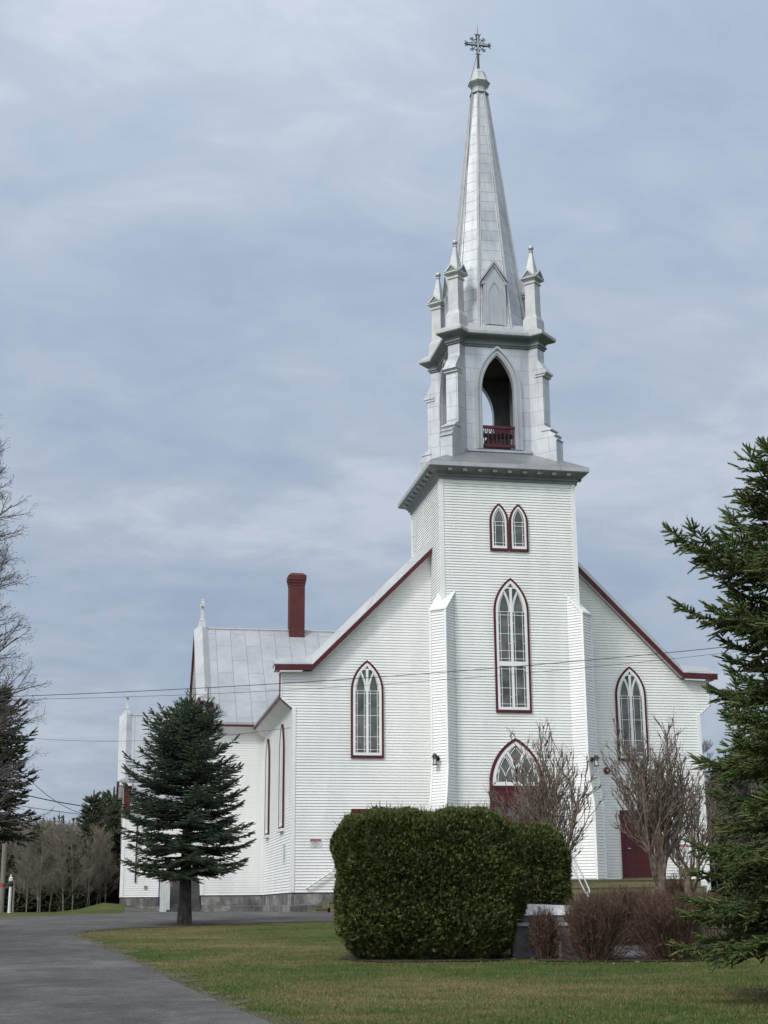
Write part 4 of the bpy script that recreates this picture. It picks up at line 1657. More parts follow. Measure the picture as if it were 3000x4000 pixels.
def text_mesh(name, body, size, mat, parent, loc):
    cu = bpy.data.curves.new(name, 'FONT')
    cu.body = body
    cu.size = size
    cu.align_x = 'CENTER'
    cu.align_y = 'CENTER'
    tmp = bpy.data.objects.new('tmp', cu)
    COL.objects.link(tmp)
    dg = bpy.context.evaluated_depsgraph_get()
    me = bpy.data.meshes.new_from_object(tmp.evaluated_get(dg))
    bpy.data.objects.remove(tmp)
    me.materials.clear()
    me.materials.append(MATS[mat])
    o = bpy.data.objects.new(name, me)
    COL.objects.link(o)
    o.parent = parent
    o.location = loc
    o.rotation_euler = (math.pi / 2, 0, 0)
    return o


def notice(pos, label):
    o = empty('notice_sign', pos)
    tag(o, label, 'sign', 'red headed notices on the church front')
    w, h = 0.185, 0.135
    def rr(w_, h0, h1, y, r=0.03, k=4, lower=True):
        pts = []
        for (cx, cz, a0) in ((w_ - r, h1 - r, 0), (-w_ + r, h1 - r, 90), (-w_ + r, h0 + r, 180), (w_ - r, h0 + r, 270)):
            if not lower and a0 >= 180:
                pts.append(Vector((-w_ if a0 == 180 else w_, y, h0)))
                continue
            for i in range(k + 1):
                a = math.radians(a0 + 90 * i / k)
                pts.append(Vector((cx + r * math.cos(a), y, cz + r * math.sin(a))))
        return pts
    m = MB()
    m.prism(rr(w, -h, h, -0.02), (0, -0.012, 0))
    m.build('plate', 'sign_white', o)
    m = MB()
    m.prism(rr(w - 0.006, h - 0.085, h - 0.005, -0.0325, 0.026, lower=False), (0, -0.002, 0))
    hd = m.build('header', 'sign_red', o)
    text_mesh('lettering', 'IL EST INTERDIT', 0.046, 'sign_white', o, (0, -0.036, h - 0.046))
    m = MB()
    rnd = random.Random(2)
    for zz, ww in ((0.022, 0.075), (-0.015, 0.115), (-0.052, 0.14), (-0.095, 0.04)):
        x = -ww
        while x < ww - 0.01:
            l = rnd.uniform(0.018, 0.045)
            m.box(x, min(x + l, ww), -0.0335, -0.0325, zz - 0.007, zz + 0.007)
            x += l + 0.01
    m.build('small_print', 'ink', o)


notice((-6.30, P_, 2.215), 'white notice with red header on the siding left of the hedge')
notice((6.20, P_, 2.06), 'white notice with red header behind the bare trees right of the side door')

# small wall box right of the right hand door
o = empty('wall_box', (5.43, P_, 2.15))
tag(o, 'small grey wall box with red edge right of the right side door', 'box')
m = MB()
m.box(-0.02, 0.15, -0.13, -0.02, -0.18, 0.16)
m.box(-0.03, 0.16, -0.145, -0.02, 0.16, 0.18)
m.build('case', 'concrete', o)
m = MB()
m.box(-0.075, -0.022, -0.10, -0.02, -0.16, 0.18)
m.build('edge', 'maroon', o)

# wooden deck with front steps and left steps
o = empty('wooden_deck', (0, 0, 0.0))
tag(o, 'olive green wooden deck with steps along the church front', 'deck')
DX0, DX1, DY = -4.9, 5.35, -1.9
m = MB()
nb = 24
yb = np.linspace(DY, P_ - 0.03, nb + 1)
for i in range(nb):
    y0, y1 = yb[i] + 0.006, yb[i + 1] - 0.006
    segs = [(DX0, DX1)]
    if y1 > -0.55:
        segs = [(DX0, -TA - 0.5), (TA + 0.5, DX1)]
    for a, b in segs:
        m.box(a, b, y0, y1, 0.96, 1.0)
m.build('deck_boards', 'olive_wood', o)
m = MB()
m.box(DX0 + 0.02, DX1 - 0.02, DY + 0.03, DY + 0.08, 0.77, 0.955)
m.box(DX0 + 0.02, DX0 + 0.07, DY + 0.1, P_ - 0.05, 0.3, 0.955)
m.box(DX1 - 0.07, DX1 - 0.02, DY + 0.1, P_ - 0.05, 0.0, 0.955)
m.build('skirt_board', 'olive_wood', o)
for i in range(4):
    m = MB()
    zt = 0.78 - i * 0.2
    y1 = DY - 0.42 * i
    m.box(DX0, DX1, y1 - 0.42, y1 - 0.003, zt - 0.04, zt)
    m.box(DX0 + 0.02, DX1 - 0.02, y1 - 0.40, y1 - 0.36, zt - 0.195, zt - 0.045)
    m.build('front_step', 'olive_wood', o)
for i in range(4):
    m = MB()
    zt = 0.8 - i * 0.2
    x1 = DX0 - 0.40 * i
    m.box(x1 - 0.40, x1 - 0.003, P_ - 1.5, P_ - 0.05, zt - 0.04, zt)
    m.box(x1 - 0.385, x1 - 0.34, P_ - 1.48, P_ - 0.07, zt - 0.195, zt - 0.045)
    m.box(x1 - 0.33, x1 - 0.01, P_ - 1.47, P_ - 1.42, -0.1, zt - 0.045)
    m.build('side_step', 'olive_wood', o)


def rail_obj(name, paths, mat, label, cat, r=0.022):
    p0 = Vector(paths[0][0])
    o = empty(name, p0)
    tag(o, label, cat, 'handrails of the church steps')
    m = MB()
    for p in paths[:1]:
        m.tube([Vector(q) - p0 for q in p], r, 8)
    m.build('rail', mat, o)
    for p in paths[1:]:
        m = MB()
        m.tube([Vector(q) - p0 for q in p], r, 8)
        m.build('post', mat, o)


def loop_path(x, ya, za, yb, zb, gap):
    top = [(x, ya + 0.02, za), (x, yb, zb)]
    pts = [(x, ya + 0.12, za - gap * 0.9), (x, ya + 0.17, za - gap * 0.5), (x, ya + 0.14, za - 0.06), (x, ya + 0.04, za)]
    n = 8
    for i in range(1, n):
        t = i / n
        pts.append((x, ya + (yb - ya) * t, za + (zb - za) * t))
    pts += [(x, yb - 0.03, zb - 0.05), (x, yb - 0.05, zb - 0.13), (x, yb, zb - gap * 0.8)]
    for i in range(1, 8):
        t = i / 8
        pts.append((x, yb + (ya - yb) * t + 0.05 * t, zb - gap + (za - zb) * t))
    pts.append((x, ya + 0.12, za - gap * 0.9))
    return pts


rail_obj('handrail', [loop_path(1.05, DY - 0.02, 1.98, DY - 1.9, 0.72, 0.34), [(1.05, DY + 0.14, 1.0), (1.05, DY + 0.14, 1.9)], [(1.05, DY - 1.75, -0.1), (1.05, DY - 1.75, 0.6)]], 'aluminium',
         'grey tube handrail loop on the front steps beside the right buttress', 'handrail')
rail_obj('handrail', [[(-6.62, P_ - 0.12, 0.80), (-6.5, P_ - 0.12, 0.87), (-5.0, P_ - 0.12, 1.84)], [(-6.58, P_ - 0.02, 0.82), (-6.58, P_ - 0.12, 0.82)], [(-5.2, P_ - 0.02, 1.70), (-5.2, P_ - 0.12, 1.70)]], 'white_post',
         'white handrail rising along the wall at the left steps', 'handrail', 0.026)
rail_obj('handrail', [[(5.75, P_ - 0.9, 1.85), (5.9, P_ - 0.9, 1.83), (6.75, P_ - 0.9, 1.15)], [(5.82, P_ - 0.9, 0.2), (5.82, P_ - 0.9, 1.84)], [(6.6, P_ - 0.9, 0.0), (6.6, P_ - 0.9, 1.26)]], 'white_post',
         'white handrail with post at the right end of the deck', 'handrail', 0.024)

# cellar hatch beside the transept
o = empty('cellar_hatch', (-9.95, 10.6, 0.06))
tag(o, 'black tar paper cellar hatch with white plank side beside the spruce trunk', 'hatch')
m = MB()
m.prism([(-0.72, -0.05, 0.02), (0.56, -0.05, 0.02), (0.48, 1.3, 1.36), (-0.55, 1.3, 1.36)], (0, 0.04, -0.04))
m.build('lid', 'tar_paper', o)
m = MB()
for i in range(4):
    x0 = -0.96 + i * 0.092
    m.box(x0, x0 + 0.088, 0.02 + 0.004 * i, 0.05 + 0.004 * i, -0.02 - 0.015 * (i % 2), 1.02 + 0.11 * (3 - i))
m.build('plank_side', 'plank_white', o)
m = MB()
m.prism([(-0.58, -0.02, 0.93), (-0.52, -0.02, 0.93), (-0.64, -0.02, 1.42), (-0.72, -0.02, 1.42)], (0, 0.04, 0))
m.build('edge_board', 'brown_board', o)
m = MB()
m.box(-1.02, -0.975, 0.06, 0.1, 0.25, 1.5)
m.build('tarp_edge', 'blue_tarp', o)
m = MB()
m.prism([(0.50, 0.1, -0.1), (0.50, 1.3, -0.1), (0.50, 1.3, 1.25)], (0.03, 0, 0))
m.build('side_board', 'tar_paper', o)
o = empty('loose_stone', (-9.22, 10.72, 0.0))
tag(o, 'squarish loose stone on the asphalt at the foot of the foundation', 'stone')
m = MB()
m.loft([[(-0.17, -0.12, -0.05), (0.18, -0.14, -0.05), (0.19, 0.12, -0.05), (-0.16, 0.13, -0.05)], [(-0.19, -0.13, 0.12), (0.17, -0.13, 0.08), (0.18, 0.11, 0.09), (-0.17, 0.13, 0.14)], [(-0.15, -0.09, 0.21), (0.12, -0.1, 0.15), (0.14, 0.1, 0.16), (-0.14, 0.1, 0.22)]])
m.build('block', 'granite', o)

# ------------------------------------------------------------------ roadside post lantern and utility pole
p = at(36, 60)
o = empty('lamp_post', p)
tag(o, 'white lamp post with black collar and glass lantern at the left road edge', 'lamp post')
m = MB()
m.tube([(0, 0, -0.1), (0, 0, 1.06)], [0.062, 0.05], 10)
m.build('post', 'white_post', o)
cir = lambda r, z, k=10: [Vector((r * math.cos(i * 2 * math.pi / k), r * math.sin(i * 2 * math.pi / k), z)) for i in range(k)]
m = MB()
m.loft([cir(0.05, 1.02), cir(0.11, 1.05), cir(0.125, 1.10), cir(0.125, 1.18), cir(0.09, 1.22)])
m.build('collar', 'dark_iron', o)
m = MB()
m.loft([cir(0.075, 1.22), cir(0.088, 1.25), cir(0.078, 1.36)])
m.build('lantern_glass', 'lamp_glass', o)
m = MB()
m.loft([cir(0.085, 1.355), cir(0.05, 1.385), cir(0.02, 1.40), cir(0.028, 1.44), cir(0.028, 1.47), cir(0.005, 1.49)])
m.build('lantern_cap', 'white_post', o)

p = at(4, 62)
o = empty('utility_pole', p)
tag(o, 'grey wooden utility pole with red band at the left picture edge', 'utility pole')
m = MB()
m.tube([(0, 0, -0.3), (0, 0, 4.6)], [0.10, 0.09], 12)
m.build('pole', 'pole_wood', o)
m = MB()
m.tube([(0, 0, 1.04), (0, 0, 1.18)], [0.106, 0.105], 12)
m.build('band', 'red_band', o)
m = MB()
m.tube([(0, 0, 4.6), (0, 0, 4.64)], [0.098, 0.05], 12)
m.build('pole_cap', 'dark_iron', o)
p = at(50, 61)
o = empty('wooden_post', p)
tag(o, 'plain thin grey wooden post just right of the white lamp post', 'post')
m = MB()
m.tube([(0, 0, -0.2), (0, 0, 1.25)], [0.04, 0.035], 8)
m.build('shaft', 'pole_wood', o)
m = MB()
m.box(-0.04, 0.04, -0.04, 0.04, 1.25, 1.28)
m.build('cap', 'pole_wood', o)


# ------------------------------------------------------------------ overhead cables
def cable(a, b, sag, r, label, name='overhead_cable', n=40, ext0=0.0, ext1=0.0):
    a, b = Vector(a), Vector(b)
    d = b - a
    a2 = a - d.normalized() * ext0
    b2 = b + d.normalized() * ext1
    pts = []
    L = (b2 - a2).length
    for i in range(n + 1):
        t = i / n
        p = a2.lerp(b2, t)
        # sag measured on the visible span
        tt = ((p - a).dot(d)) / d.length_squared
        pts.append(p - Z * (4 * sag * tt * (1 - tt)))
    m = MB()
    m.tube(pts, r, 5)
    o = m.build(name, 'cable', None)
    tag(o, label, 'cable', 'overhead cables')
    return o


cable(atz(0, 2722, 43), atz(2980, 2512, 41), 0.20, 0.010, 'upper of two dark cables crossing in front of the church facade', ext0=12, ext1=12)
cable(atz(0, 2733, 43.2), atz(2980, 2533, 41.2), 0.30, 0.006, 'thinner lower of two dark cables crossing before the facade', ext0=12, ext1=12)
cable(atz(60, 2878, 62), Vector((-W - 0.05, P_ + 0.12, 5.93)), 0.30, 0.007, 'single thin cable running from the left to the nave corner', ext0=14)
cable(atz(70, 3098, 62), Vector((-RX - 0.05, RYC - RHW, 4.35)), 0.10, 0.022, 'thick twisted service cable meeting the rear wing corner', ext0=6)
cable(atz(200, 3118, 64), Vector((-RX - 0.05, RYC - RHW, 4.15)), 0.35, 0.014, 'slack thin cable drooping below the thick service cable', ext0=8)
cable(atz(55, 3144, 62), atz(470, 3196, 74), 0.05, 0.014, 'lowest thin cable sloping down before the bare woods', ext0=6, ext1=10)


# ------------------------------------------------------------------ conifers
def spruce(rng, H, prof, z0, spacing, per, shoot_l, shoot_r, pitch, lat_step, needles, trunk_r, droop=0.18, lean=0.0, dens=1.0, up_tip=0.25, az=None, zmax=None, nw=0.006, flat=1.0, zjit=0.35):
    """returns trunk segments, branch segments, shoot arrays in local coords"""
    tseg, bseg = [], []
    SP, SD, SL, SR = [], [], [], []
    n = 10
    for i in range(n):
        a, b = i / n, (i + 1) / n
        tseg.append(((0, 0, H * a - (0.2 if i == 0 else 0)), (0, 0, H * b), trunk_r * (1 - a) ** 0.8 * (1.25 if i == 0 else 1) + 0.008, trunk_r * (1 - b) ** 0.8 + 0.008))
    z = z0
    while z < H * 0.985:
        nb = max(3, int(per * (0.6 + 0.4 * min(1, prof(z)))))
        ph0 = rng.random() * 6.283
        for k in range(nb):
            azm = ph0 + 6.283 * k / nb + rng.normal(0, 0.25)
            if az is not None and abs(((azm - az[0] + math.pi) % (2 * math.pi)) - math.pi) > az[1]:
                continue
            zz = z + rng.normal(0, spacing * zjit)
            Lb = prof(zz) * (0.60 + 0.46 * rng.random() ** 0.8) * (1 + 0.16 * math.sin(2 * azm + zz * 2.3) * math.sin(zz * 3.1 + azm))
            if Lb < 0.06:
                Lb = 0.06
            out_ = np.array([math.cos(azm), math.sin(azm), 0])
            side = np.array([-math.sin(azm), math.cos(azm), 0])
            fr_ = zz / H
            el0 = 0.75 * fr_ ** 1.5 + 0.12 - droop * (1 - fr_)
            m = max(3, int(Lb / 0.16))
            pts = []
            p = np.array([0, 0, max(zz, 0.05)])
            for i in range(m + 1):
                t = i / m
                pts.append(p.copy())
                el = el0 - droop * math.sin(t * math.pi) * 0.9 + up_tip * t * t
                p = p + (out_ * math.cos(el) + np.array([0, 0, math.sin(el)])) * (Lb / m)
            br = 0.008 + 0.012 * Lb
            for i in range(m):
                bseg.append((pts[i], pts[i + 1], br * (1 - i / m) + 0.003, br * (1 - (i + 1) / m) + 0.003))
            # laterals
            t = 0.16
            sgn = 1
            while t < 1.0:
                q = t * m
                i = min(int(q), m - 1)
                base = pts[i] + (pts[i + 1] - pts[i]) * (q - i)
                ax = pts[i + 1] - pts[i]
                ax /= np.linalg.norm(ax)
                Ll = (0.10 + 0.42 * Lb * (1 - t) * (0.55 + 0.45 * min(1, t * 3))) * (0.75 + 0.5 * rng.random())
                Ll = min(Ll, 0.75)
                dl = ax * 0.62 + side * sgn * 0.8 + np.array([0, 0, rng.normal(-0.10, 0.16 * flat)])
                dl /= np.linalg.norm(dl)
                kk = max(1, int(Ll / pitch))
                end = base + dl * Ll + np.array([0, 0, -0.06 * Ll])
                if Ll > 0.16:
                    bseg.append((base, end, 0.006, 0.002))
                for j in range(kk + 1):
                    tt = (j + 0.3) / (kk + 0.5)
                    pp = base + (end - base) * tt
                    if j == kk:
                        SP.append(pp)
                        SD.append(dl + rng.normal(0, 0.12, 3))
                        SL.append(shoot_l * (0.8 + 0.5 * rng.random()))
                        SR.append(shoot_r)
                    else:
                        for s2 in (-1, 1):
                            if rng.random() > dens:
                                continue
                            pv = np.cross(dl, [0, 0, 1.0])
                            dd = dl * 0.65 + pv * s2 * 0.7 + np.array([0, 0, rng.normal(0.06, 0.3 * flat)])
                            SP.append(pp)
                            SD.append(dd)
                            SL.append(shoot_l * (0.55 + 0.55 * rng.random()))
                            SR.append(shoot_r * (0.85 + 0.3 * rng.random()))
                sgn = -sgn
                t += lat_step / max(Lb, 0.15) * (0.7 + 0.6 * rng.random())
            # tip shoots
            ax = pts[-1] - pts[-2]
            ax /= np.linalg.norm(ax)
            for s2 in (-0.75, -0.3, 0.0, 0.35, 0.8):
                SP.append(pts[-1] if abs(s2) < 0.5 else pts[-1] - ax * 0.05)
                SD.append(ax + side * s2 + np.array([0, 0, rng.normal(0.1, 0.15)]))
                SL.append(shoot_l * (1.0 + 0.4 * rng.random()))
                SR.append(shoot_r)
            if zmax and zz > zmax:
                break
        z += spacing * (1.0 if z < H * 0.8 else 0.7)
    # leader
    for j in range(6):
        SP.append(np.array([0, 0, H * (1 - 0.02 * j) - 0.1]))
        a = rng.random() * 6.28
        SD.append(np.array([math.cos(a) * 0.7 * (j > 0), math.sin(a) * 0.7 * (j > 0), 1.0]))
        SL.append(shoot_l * 1.5)
        SR.append(shoot_r)
    return tseg, bseg, np.array(SP), np.array(SD), np.array(SL), np.array(SR)


def prof_fn(pts):
    zs = [p[0] for p in pts]
    rs = [p[1] for p in pts]
    return lambda z: float(np.interp(z, zs, rs))


def twin_leader(rng, b, P, D, L, R):
    """long upright shoots at the top: the leader and a rival beside it"""
    ap, ad, al, ar = [], [], [], []
    for ox, oz, hh, nsh in ((0.0, 5.80, 0.62, 8), (0.46, 5.62, 0.48, 14), (-0.10, 5.62, 0.4, 10)):
        b.append((np.array([ox * R_.x, ox * R_.y, oz - 0.4]), np.array([ox * R_.x, ox * R_.y, oz + hh * 0.95]), 0.022, 0.010))
        for j in range(nsh):
            a = rng.random() * 6.283
            z = oz - 0.25 + hh * rng.random() * 0.75
            ap.append((ox * R_.x, ox * R_.y, z))
            ad.append((math.cos(a) * 0.75, math.sin(a) * 0.75, 0.75))
            al.append(rng.uniform(0.18, 0.3))
            ar.append(0.030)
    return np.concatenate([P, ap]), np.concatenate([D, ad]), np.concatenate([L, al]), np.concatenate([R, ar])


def build_spruce(name, loc, label, seed, mat, group=None, cat='spruce', needles=12, nw=0.006, extra=None, **kw):
    rng = np.random.default_rng(seed)
    t, b, P, D, L, R = spruce(rng, needles=needles, **kw)
    if extra:
        P, D, L, R = extra(rng, b, P, D, L, R)
    o = empty(name, loc)
    tag(o, label, cat, group)
    frusta_obj('trunk', t, 'bark_spruce', o, 9)
    frusta_obj('branches', b, 'bark_spruce', o, 3)
    V, T = shoots_mesh(P, D, L, R, rng, needles, nw)
    np_mesh('foliage', V, T, mat, o)
    return o


# the spruce standing on the lawn edge, left of the church
tp = at(722, 38.6)
build_spruce('spruce_tree', tp, 'dark blue green spruce with bare lower trunk at the asphalt edge', 11, 'needles_blue', needles=9, nw=0.007, extra=twin_leader,
             H=5.55, prof=prof_fn([(0.9, 1.25), (1.3, 1.6), (2.3, 1.80), (3.2, 1.72), (4.2, 1.36), (4.8, 1.0), (5.2, 0.55), (5.45, 0.25), (5.55, 0.08)]),
             z0=1.3, spacing=0.27, per=14, shoot_l=0.15, shoot_r=0.027, pitch=0.07, lat_step=0.08, trunk_r=0.17, droop=0.20, dens=0.92, up_tip=0.30, flat=0.35, zjit=0.22)
# sparse dead lower twigs belong to the same tree's look
# big spruce at the right picture edge
rp = at(3338, 17.0)
build_spruce('spruce_tree', rp, 'large green spruce with heavy boughs at the right picture edge', 23, 'needles_green', needles=14, nw=0.006,
             H=6.9, prof=prof_fn([(0.6, 1.55), (1.1, 1.98), (2.0, 1.85), (2.9, 1.68), (3.6, 1.82), (4.8, 1.68), (5.4, 1.5), (5.8, 0.85), (6.4, 0.4), (6.9, 0.08)]),
             z0=1.0, spacing=0.42, per=15, shoot_l=0.14, shoot_r=0.025, pitch=0.05, lat_step=0.07, trunk_r=0.2, droop=0.38, dens=0.97, up_tip=0.50, flat=1.1, zjit=0.3, az=None)
# spruce at the left picture edge
lp = at(-75, 52)
build_spruce('spruce_tree', lp, 'dark spruce behind the bare maple at the left picture edge', 31, 'needles_far', needles=5, nw=0.012,
             H=8.0, prof=prof_fn([(2.2, 1.5), (3.0, 1.75), (4.5, 1.6), (6.0, 1.35), (7.0, 0.8), (7.8, 0.2), (8.0, 0.05)]),
             z0=2.7, spacing=0.42, per=11, shoot_l=0.25, shoot_r=0.055, pitch=0.11, lat_step=0.13, trunk_r=0.18, droop=0.3, dens=0.85, up_tip=0.3)
# slimmer spruce standing behind the big one
sp2 = at(2935, 33)
build_spruce('spruce_tree', sp2, 'slim dark spruce behind the big spruce, right of the church corner', 37, 'needles_green', needles=6, nw=0.009,
             H=5.4, prof=prof_fn([(0.5, 0.75), (1.5, 0.78), (3.0, 0.6), (4.2, 0.36), (5.0, 0.18), (5.4, 0.05)]),
             z0=0.6, spacing=0.28, per=7, shoot_l=0.17, shoot_r=0.03, pitch=0.11, lat_step=0.15, trunk_r=0.11, droop=0.25, dens=0.85, up_tip=0.35)


# ------------------------------------------------------------------ bare trees
def grow(rng, segs, p, d, L, r, level, maxl, upw, spread, ratio, nch, wob=0.12, seglen=0.14, rmin=0.0025, ends=None, cstart=0.25):
    n = max(2, int(L / seglen))
    pts = [p]
    dirs_ = [d]
    for i in range(n):
        d = d + rng.normal(0, wob, 3) + np.array([0, 0, upw])
        d = d / np.linalg.norm(d)
        p = p + d * (L / n)
        pts.append(p)
        dirs_.append(d)
    for i in range(n):
        a, b = i / n, (i + 1) / n
        segs.append((pts[i], pts[i + 1], max(rmin, r * (1 - 0.55 * a)), max(rmin, r * (1 - 0.55 * b))))
    if level >= maxl:
        if ends is not None:
            ends.append((pts[-1], d))
        return
    k = nch[level]
    for j in range(k):
        t = cstart + (1 - cstart) * (j + rng.random() * 0.8) / k
        t = min(t, 0.98)
        i = min(int(t * n), n - 1)
        base = pts[i] + (pts[i + 1] - pts[i]) * (t * n - i)
        dd = dirs_[i + 1]
        an = rng.random() * 6.283
        ref = np.array([0, 0, 1.0]) if abs(dd[2]) < 0.9 else np.array([1.0, 0, 0])
        a_ = np.cross(dd, ref)
        a_ /= np.linalg.norm(a_)
        b_ = np.cross(dd, a_)
        sp = spread[level] * (0.7 + 0.6 * rng.random())
        nd = dd * math.cos(sp) + (a_ * math.cos(an) + b_ * math.sin(an)) * math.sin(sp)
        grow(rng, segs, base, nd, L * ratio[level] * (1.05 - 0.45 * t) * (0.75 + 0.5 * rng.random()), max(rmin, r * 0.55 * (1 - 0.4 * t)), level + 1, maxl, upw, spread, ratio, nch, wob, seglen, rmin, ends, 0.15)


# maple at the left, trunk outside the picture
def maple():
    rng = np.random.default_rng(5)
    o = empty('maple_tree', at(-400, 33))
    tag(o, 'bare maple with fine budding twigs reaching in from the left', 'tree')
    segs = []
    trunk = []
    for i in range(8):
        trunk.append(((0, 0, i * 1.2 - 0.2), (0, 0, (i + 1) * 1.2), 0.2 - 0.02 * i, 0.18 - 0.02 * i))
    ends = []
    right = np.array([R_.x, R_.y, 0])
    for i in range(66):
        z = 1.9 + 8.3 * (i / 66) + rng.normal(0, 0.1)
        an = rng.uniform(-1.25, 1.25) if i % 5 else rng.uniform(0, 6.28)
        h = right * math.cos(an) + np.array([HF.x, HF.y, 0]) * math.sin(an)
        f = i / 66
        el = 0.10 + 0.75 * f ** 1.2
        d = h * math.cos(el) + np.array([0, 0, math.sin(el)])
        L = 2.6 * (1 - 0.35 * abs(f - 0.35)) * rng.uniform(0.8, 1.1)
        grow(rng, segs, np.array([0, 0, z]), d, L, 0.036, 0, 3, 0.026, (0.5, 0.6, 0.65), (0.42, 0.46, 0.5), (9, 6, 3), 0.055, 0.15, 0.0024, ends)
    frusta_obj('trunk', trunk, 'bark_maple', o, 10)
    frusta_obj('branches', segs, 'bark_maple', o, 3)
    E_ = np.array([e[0] for e in ends])
    Dn = np.array([e[1] for e in ends])
    bs = [(E_[i], E_[i] + Dn[i] * 0.03, 0.008, 0.002) for i in range(len(E_))]
    frusta_obj('buds', bs, 'twig_shrub', o, 3)


maple()


# pollarded trees before the church
def pollard(px, s, label, seed, H, spread_r, trunk_h, nlimb, tr):
    rng = np.random.default_rng(seed)
    o = empty('pollard_tree', at(px, s))
    tag(o, label, 'tree', 'bare pruned trees before the church')
    segs, twigs, ends = [], [], []
    tk = []
    p = np.array([0, 0, -0.1])
    for i in range(5):
        q = p + np.array([rng.normal(0, 0.015), rng.normal(0, 0.015), trunk_h / 5 + (0.02 if i == 0 else 0)])
        tk.append((p, q, tr * (1.1 - 0.06 * i), tr * (1.04 - 0.06 * i)))
        p = q
    for k in range(nlimb):
        an = 6.283 * (k + rng.random() * 0.7) / nlimb
        f = rng.uniform(0.46, 1.0) if k else 0.45
        base = np.array([0, 0, trunk_h * f])
        el = rng.uniform(0.42, 1.35)
        d = np.array([math.cos(an) * math.cos(el), math.sin(an) * math.cos(el), math.sin(el)])
        L = (H - trunk_h * f) * rng.uniform(0.62, 0.95) * (0.72 + 0.24 * el)
        grow(rng, segs, base, d, L, tr * 0.34, 0, 2, 0.17, (0.6, 0.6), (0.50, 0.5), (8, 4), 0.10, 0.12, 0.0075, ends)
    rmax = spread_r
    # fine year-old twigs and knuckles where the shoots were cut
    knobs = []
    for e, d in ends:
        knobs.append((e - d * 0.03, e + d * 0.02, 0.014, 0.017))
        knobs.append((e + d * 0.02, e + d * 0.045, 0.017, 0.006))
        for j in range(4):
            dd = d + rng.normal(0, 0.55, 3) + np.array([0, 0, 0.3])
            dd /= np.linalg.norm(dd)
            l = rng.uniform(0.06, 0.26)
            mid = e + dd * l * 0.5 + rng.normal(0, 0.01, 3)
            twigs.append((e, mid, 0.0045, 0.0035))
            twigs.append((mid, e + dd * l + np.array([0, 0, 0.03]), 0.0035, 0.002))
    frusta_obj('trunk', tk, 'bark_pollard', o, 9)
    frusta_obj('limbs', segs + knobs, 'bark_pollard', o, 5)
    frusta_obj('twigs', twigs, 'twig_forest', o, 3)


pollard(2148, 30.5, 'bare pruned tree standing behind the hedge in front of the main door', 41, 3.75, 0.9, 1.0, 14, 0.085)
pollard(2592, 30.0, 'largest bare pruned tree, thick forked trunk before the right side door', 43, 4.05, 1.0, 1.75, 15, 0.12)
pollard(2700, 33.5, 'bare pruned tree at the right corner of the church, behind the thick one', 47, 3.5, 0.9, 1.4, 10, 0.095)


# ------------------------------------------------------------------ shrubs
def shrub(px, py, w, h, n, label, seed, s=None):
    rng = np.random.default_rng(seed)
    p = gpt(px, py) if s is None else at(px, s)
    o = empty('bare_shrub', p)
    tag(o, label, 'shrub', 'bare brown shrubs beside the hedge')
    stems, twigs = [], []
    for i in range(n):
        an = rng.random() * 6.283
        r0 = abs(rng.normal(0, 0.09)) * w
        base = np.array([math.cos(an) * r0, math.sin(an) * r0, -0.03])
        an2 = an + rng.normal(0, 0.5)
        rad = w * 0.5 * math.sqrt(rng.random())
        top = np.array([math.cos(an2) * rad, math.sin(an2) * rad, h * (0.72 + 0.28 * rng.random()) * (1 - 0.22 * (rad / (w * 0.5)) ** 2)])
        low = rng.random() < 0.12
        if low:
            top = np.array([math.cos(an2) * w * 0.62, math.sin(an2) * w * 0.62, h * rng.uniform(0.15, 0.6)])
        c = base * 0.4 + top * 0.6 + np.array([0, 0, -0.12 * h]) + rng.normal(0, 0.03, 3)
        prev = base
        m = 6
        pts = [base]
        for j in range(1, m + 1):
            t = j / m
            q = base * (1 - t) ** 2 + c * 2 * t * (1 - t) + top * t * t + rng.normal(0, 0.008, 3)
            stems.append((prev, q, 0.007 * (1 - 0.7 * (t - 1 / m)), 0.007 * (1 - 0.7 * t)))
            prev = q
            pts.append(q)
        for j in range(7):
            t = rng.uniform(0.4, 1.0)
            k = min(int(t * m), m - 1)
            b = pts[k] + (pts[k + 1] - pts[k]) * rng.random()
            d = (pts[k + 1] - pts[k])
            d = d / np.linalg.norm(d) + rng.normal(0, 0.5, 3)
            d /= np.linalg.norm(d)
            twigs.append((b, b + d * rng.uniform(0.05, 0.16), 0.004, 0.002))
    frusta_obj('stems', stems, 'shrub_stem', o, 3)
    frusta_obj('twigs', twigs, 'shrub_stem', o, 3)


shrub(2128, 3748, 0.50, 0.82, 320, 'small narrow bare shrub before the pale stone memorial', 51)
shrub(2325, 3752, 0.98, 1.08, 900, 'wide bare brown shrub just right of the stone memorial', 52)
shrub(2618, 3748, 1.12, 1.06, 1000, 'wide bare brown shrub left of the slatted bench', 53)
shrub(2960, 3732, 0.62, 0.72, 380, 'low dark bare shrub under the boughs at the right edge', 54)
shrub(2420, 0, 1.25, 1.12, 700, 'bare shrub in the back row, left one below the deck', 55, 28.5)
shrub(2530, 0, 1.1, 1.08, 600, 'bare shrub in the back row, in front of the right door', 56, 29.0)
shrub(2735, 0, 1.2, 1.0, 600, 'bare shrub in the back row, half under the spruce boughs', 57, 29.0)
shrub(2650, 0, 0.8, 1.35, 300, 'tallest thin bare shrub close to the right end of the deck', 58, 34.0)


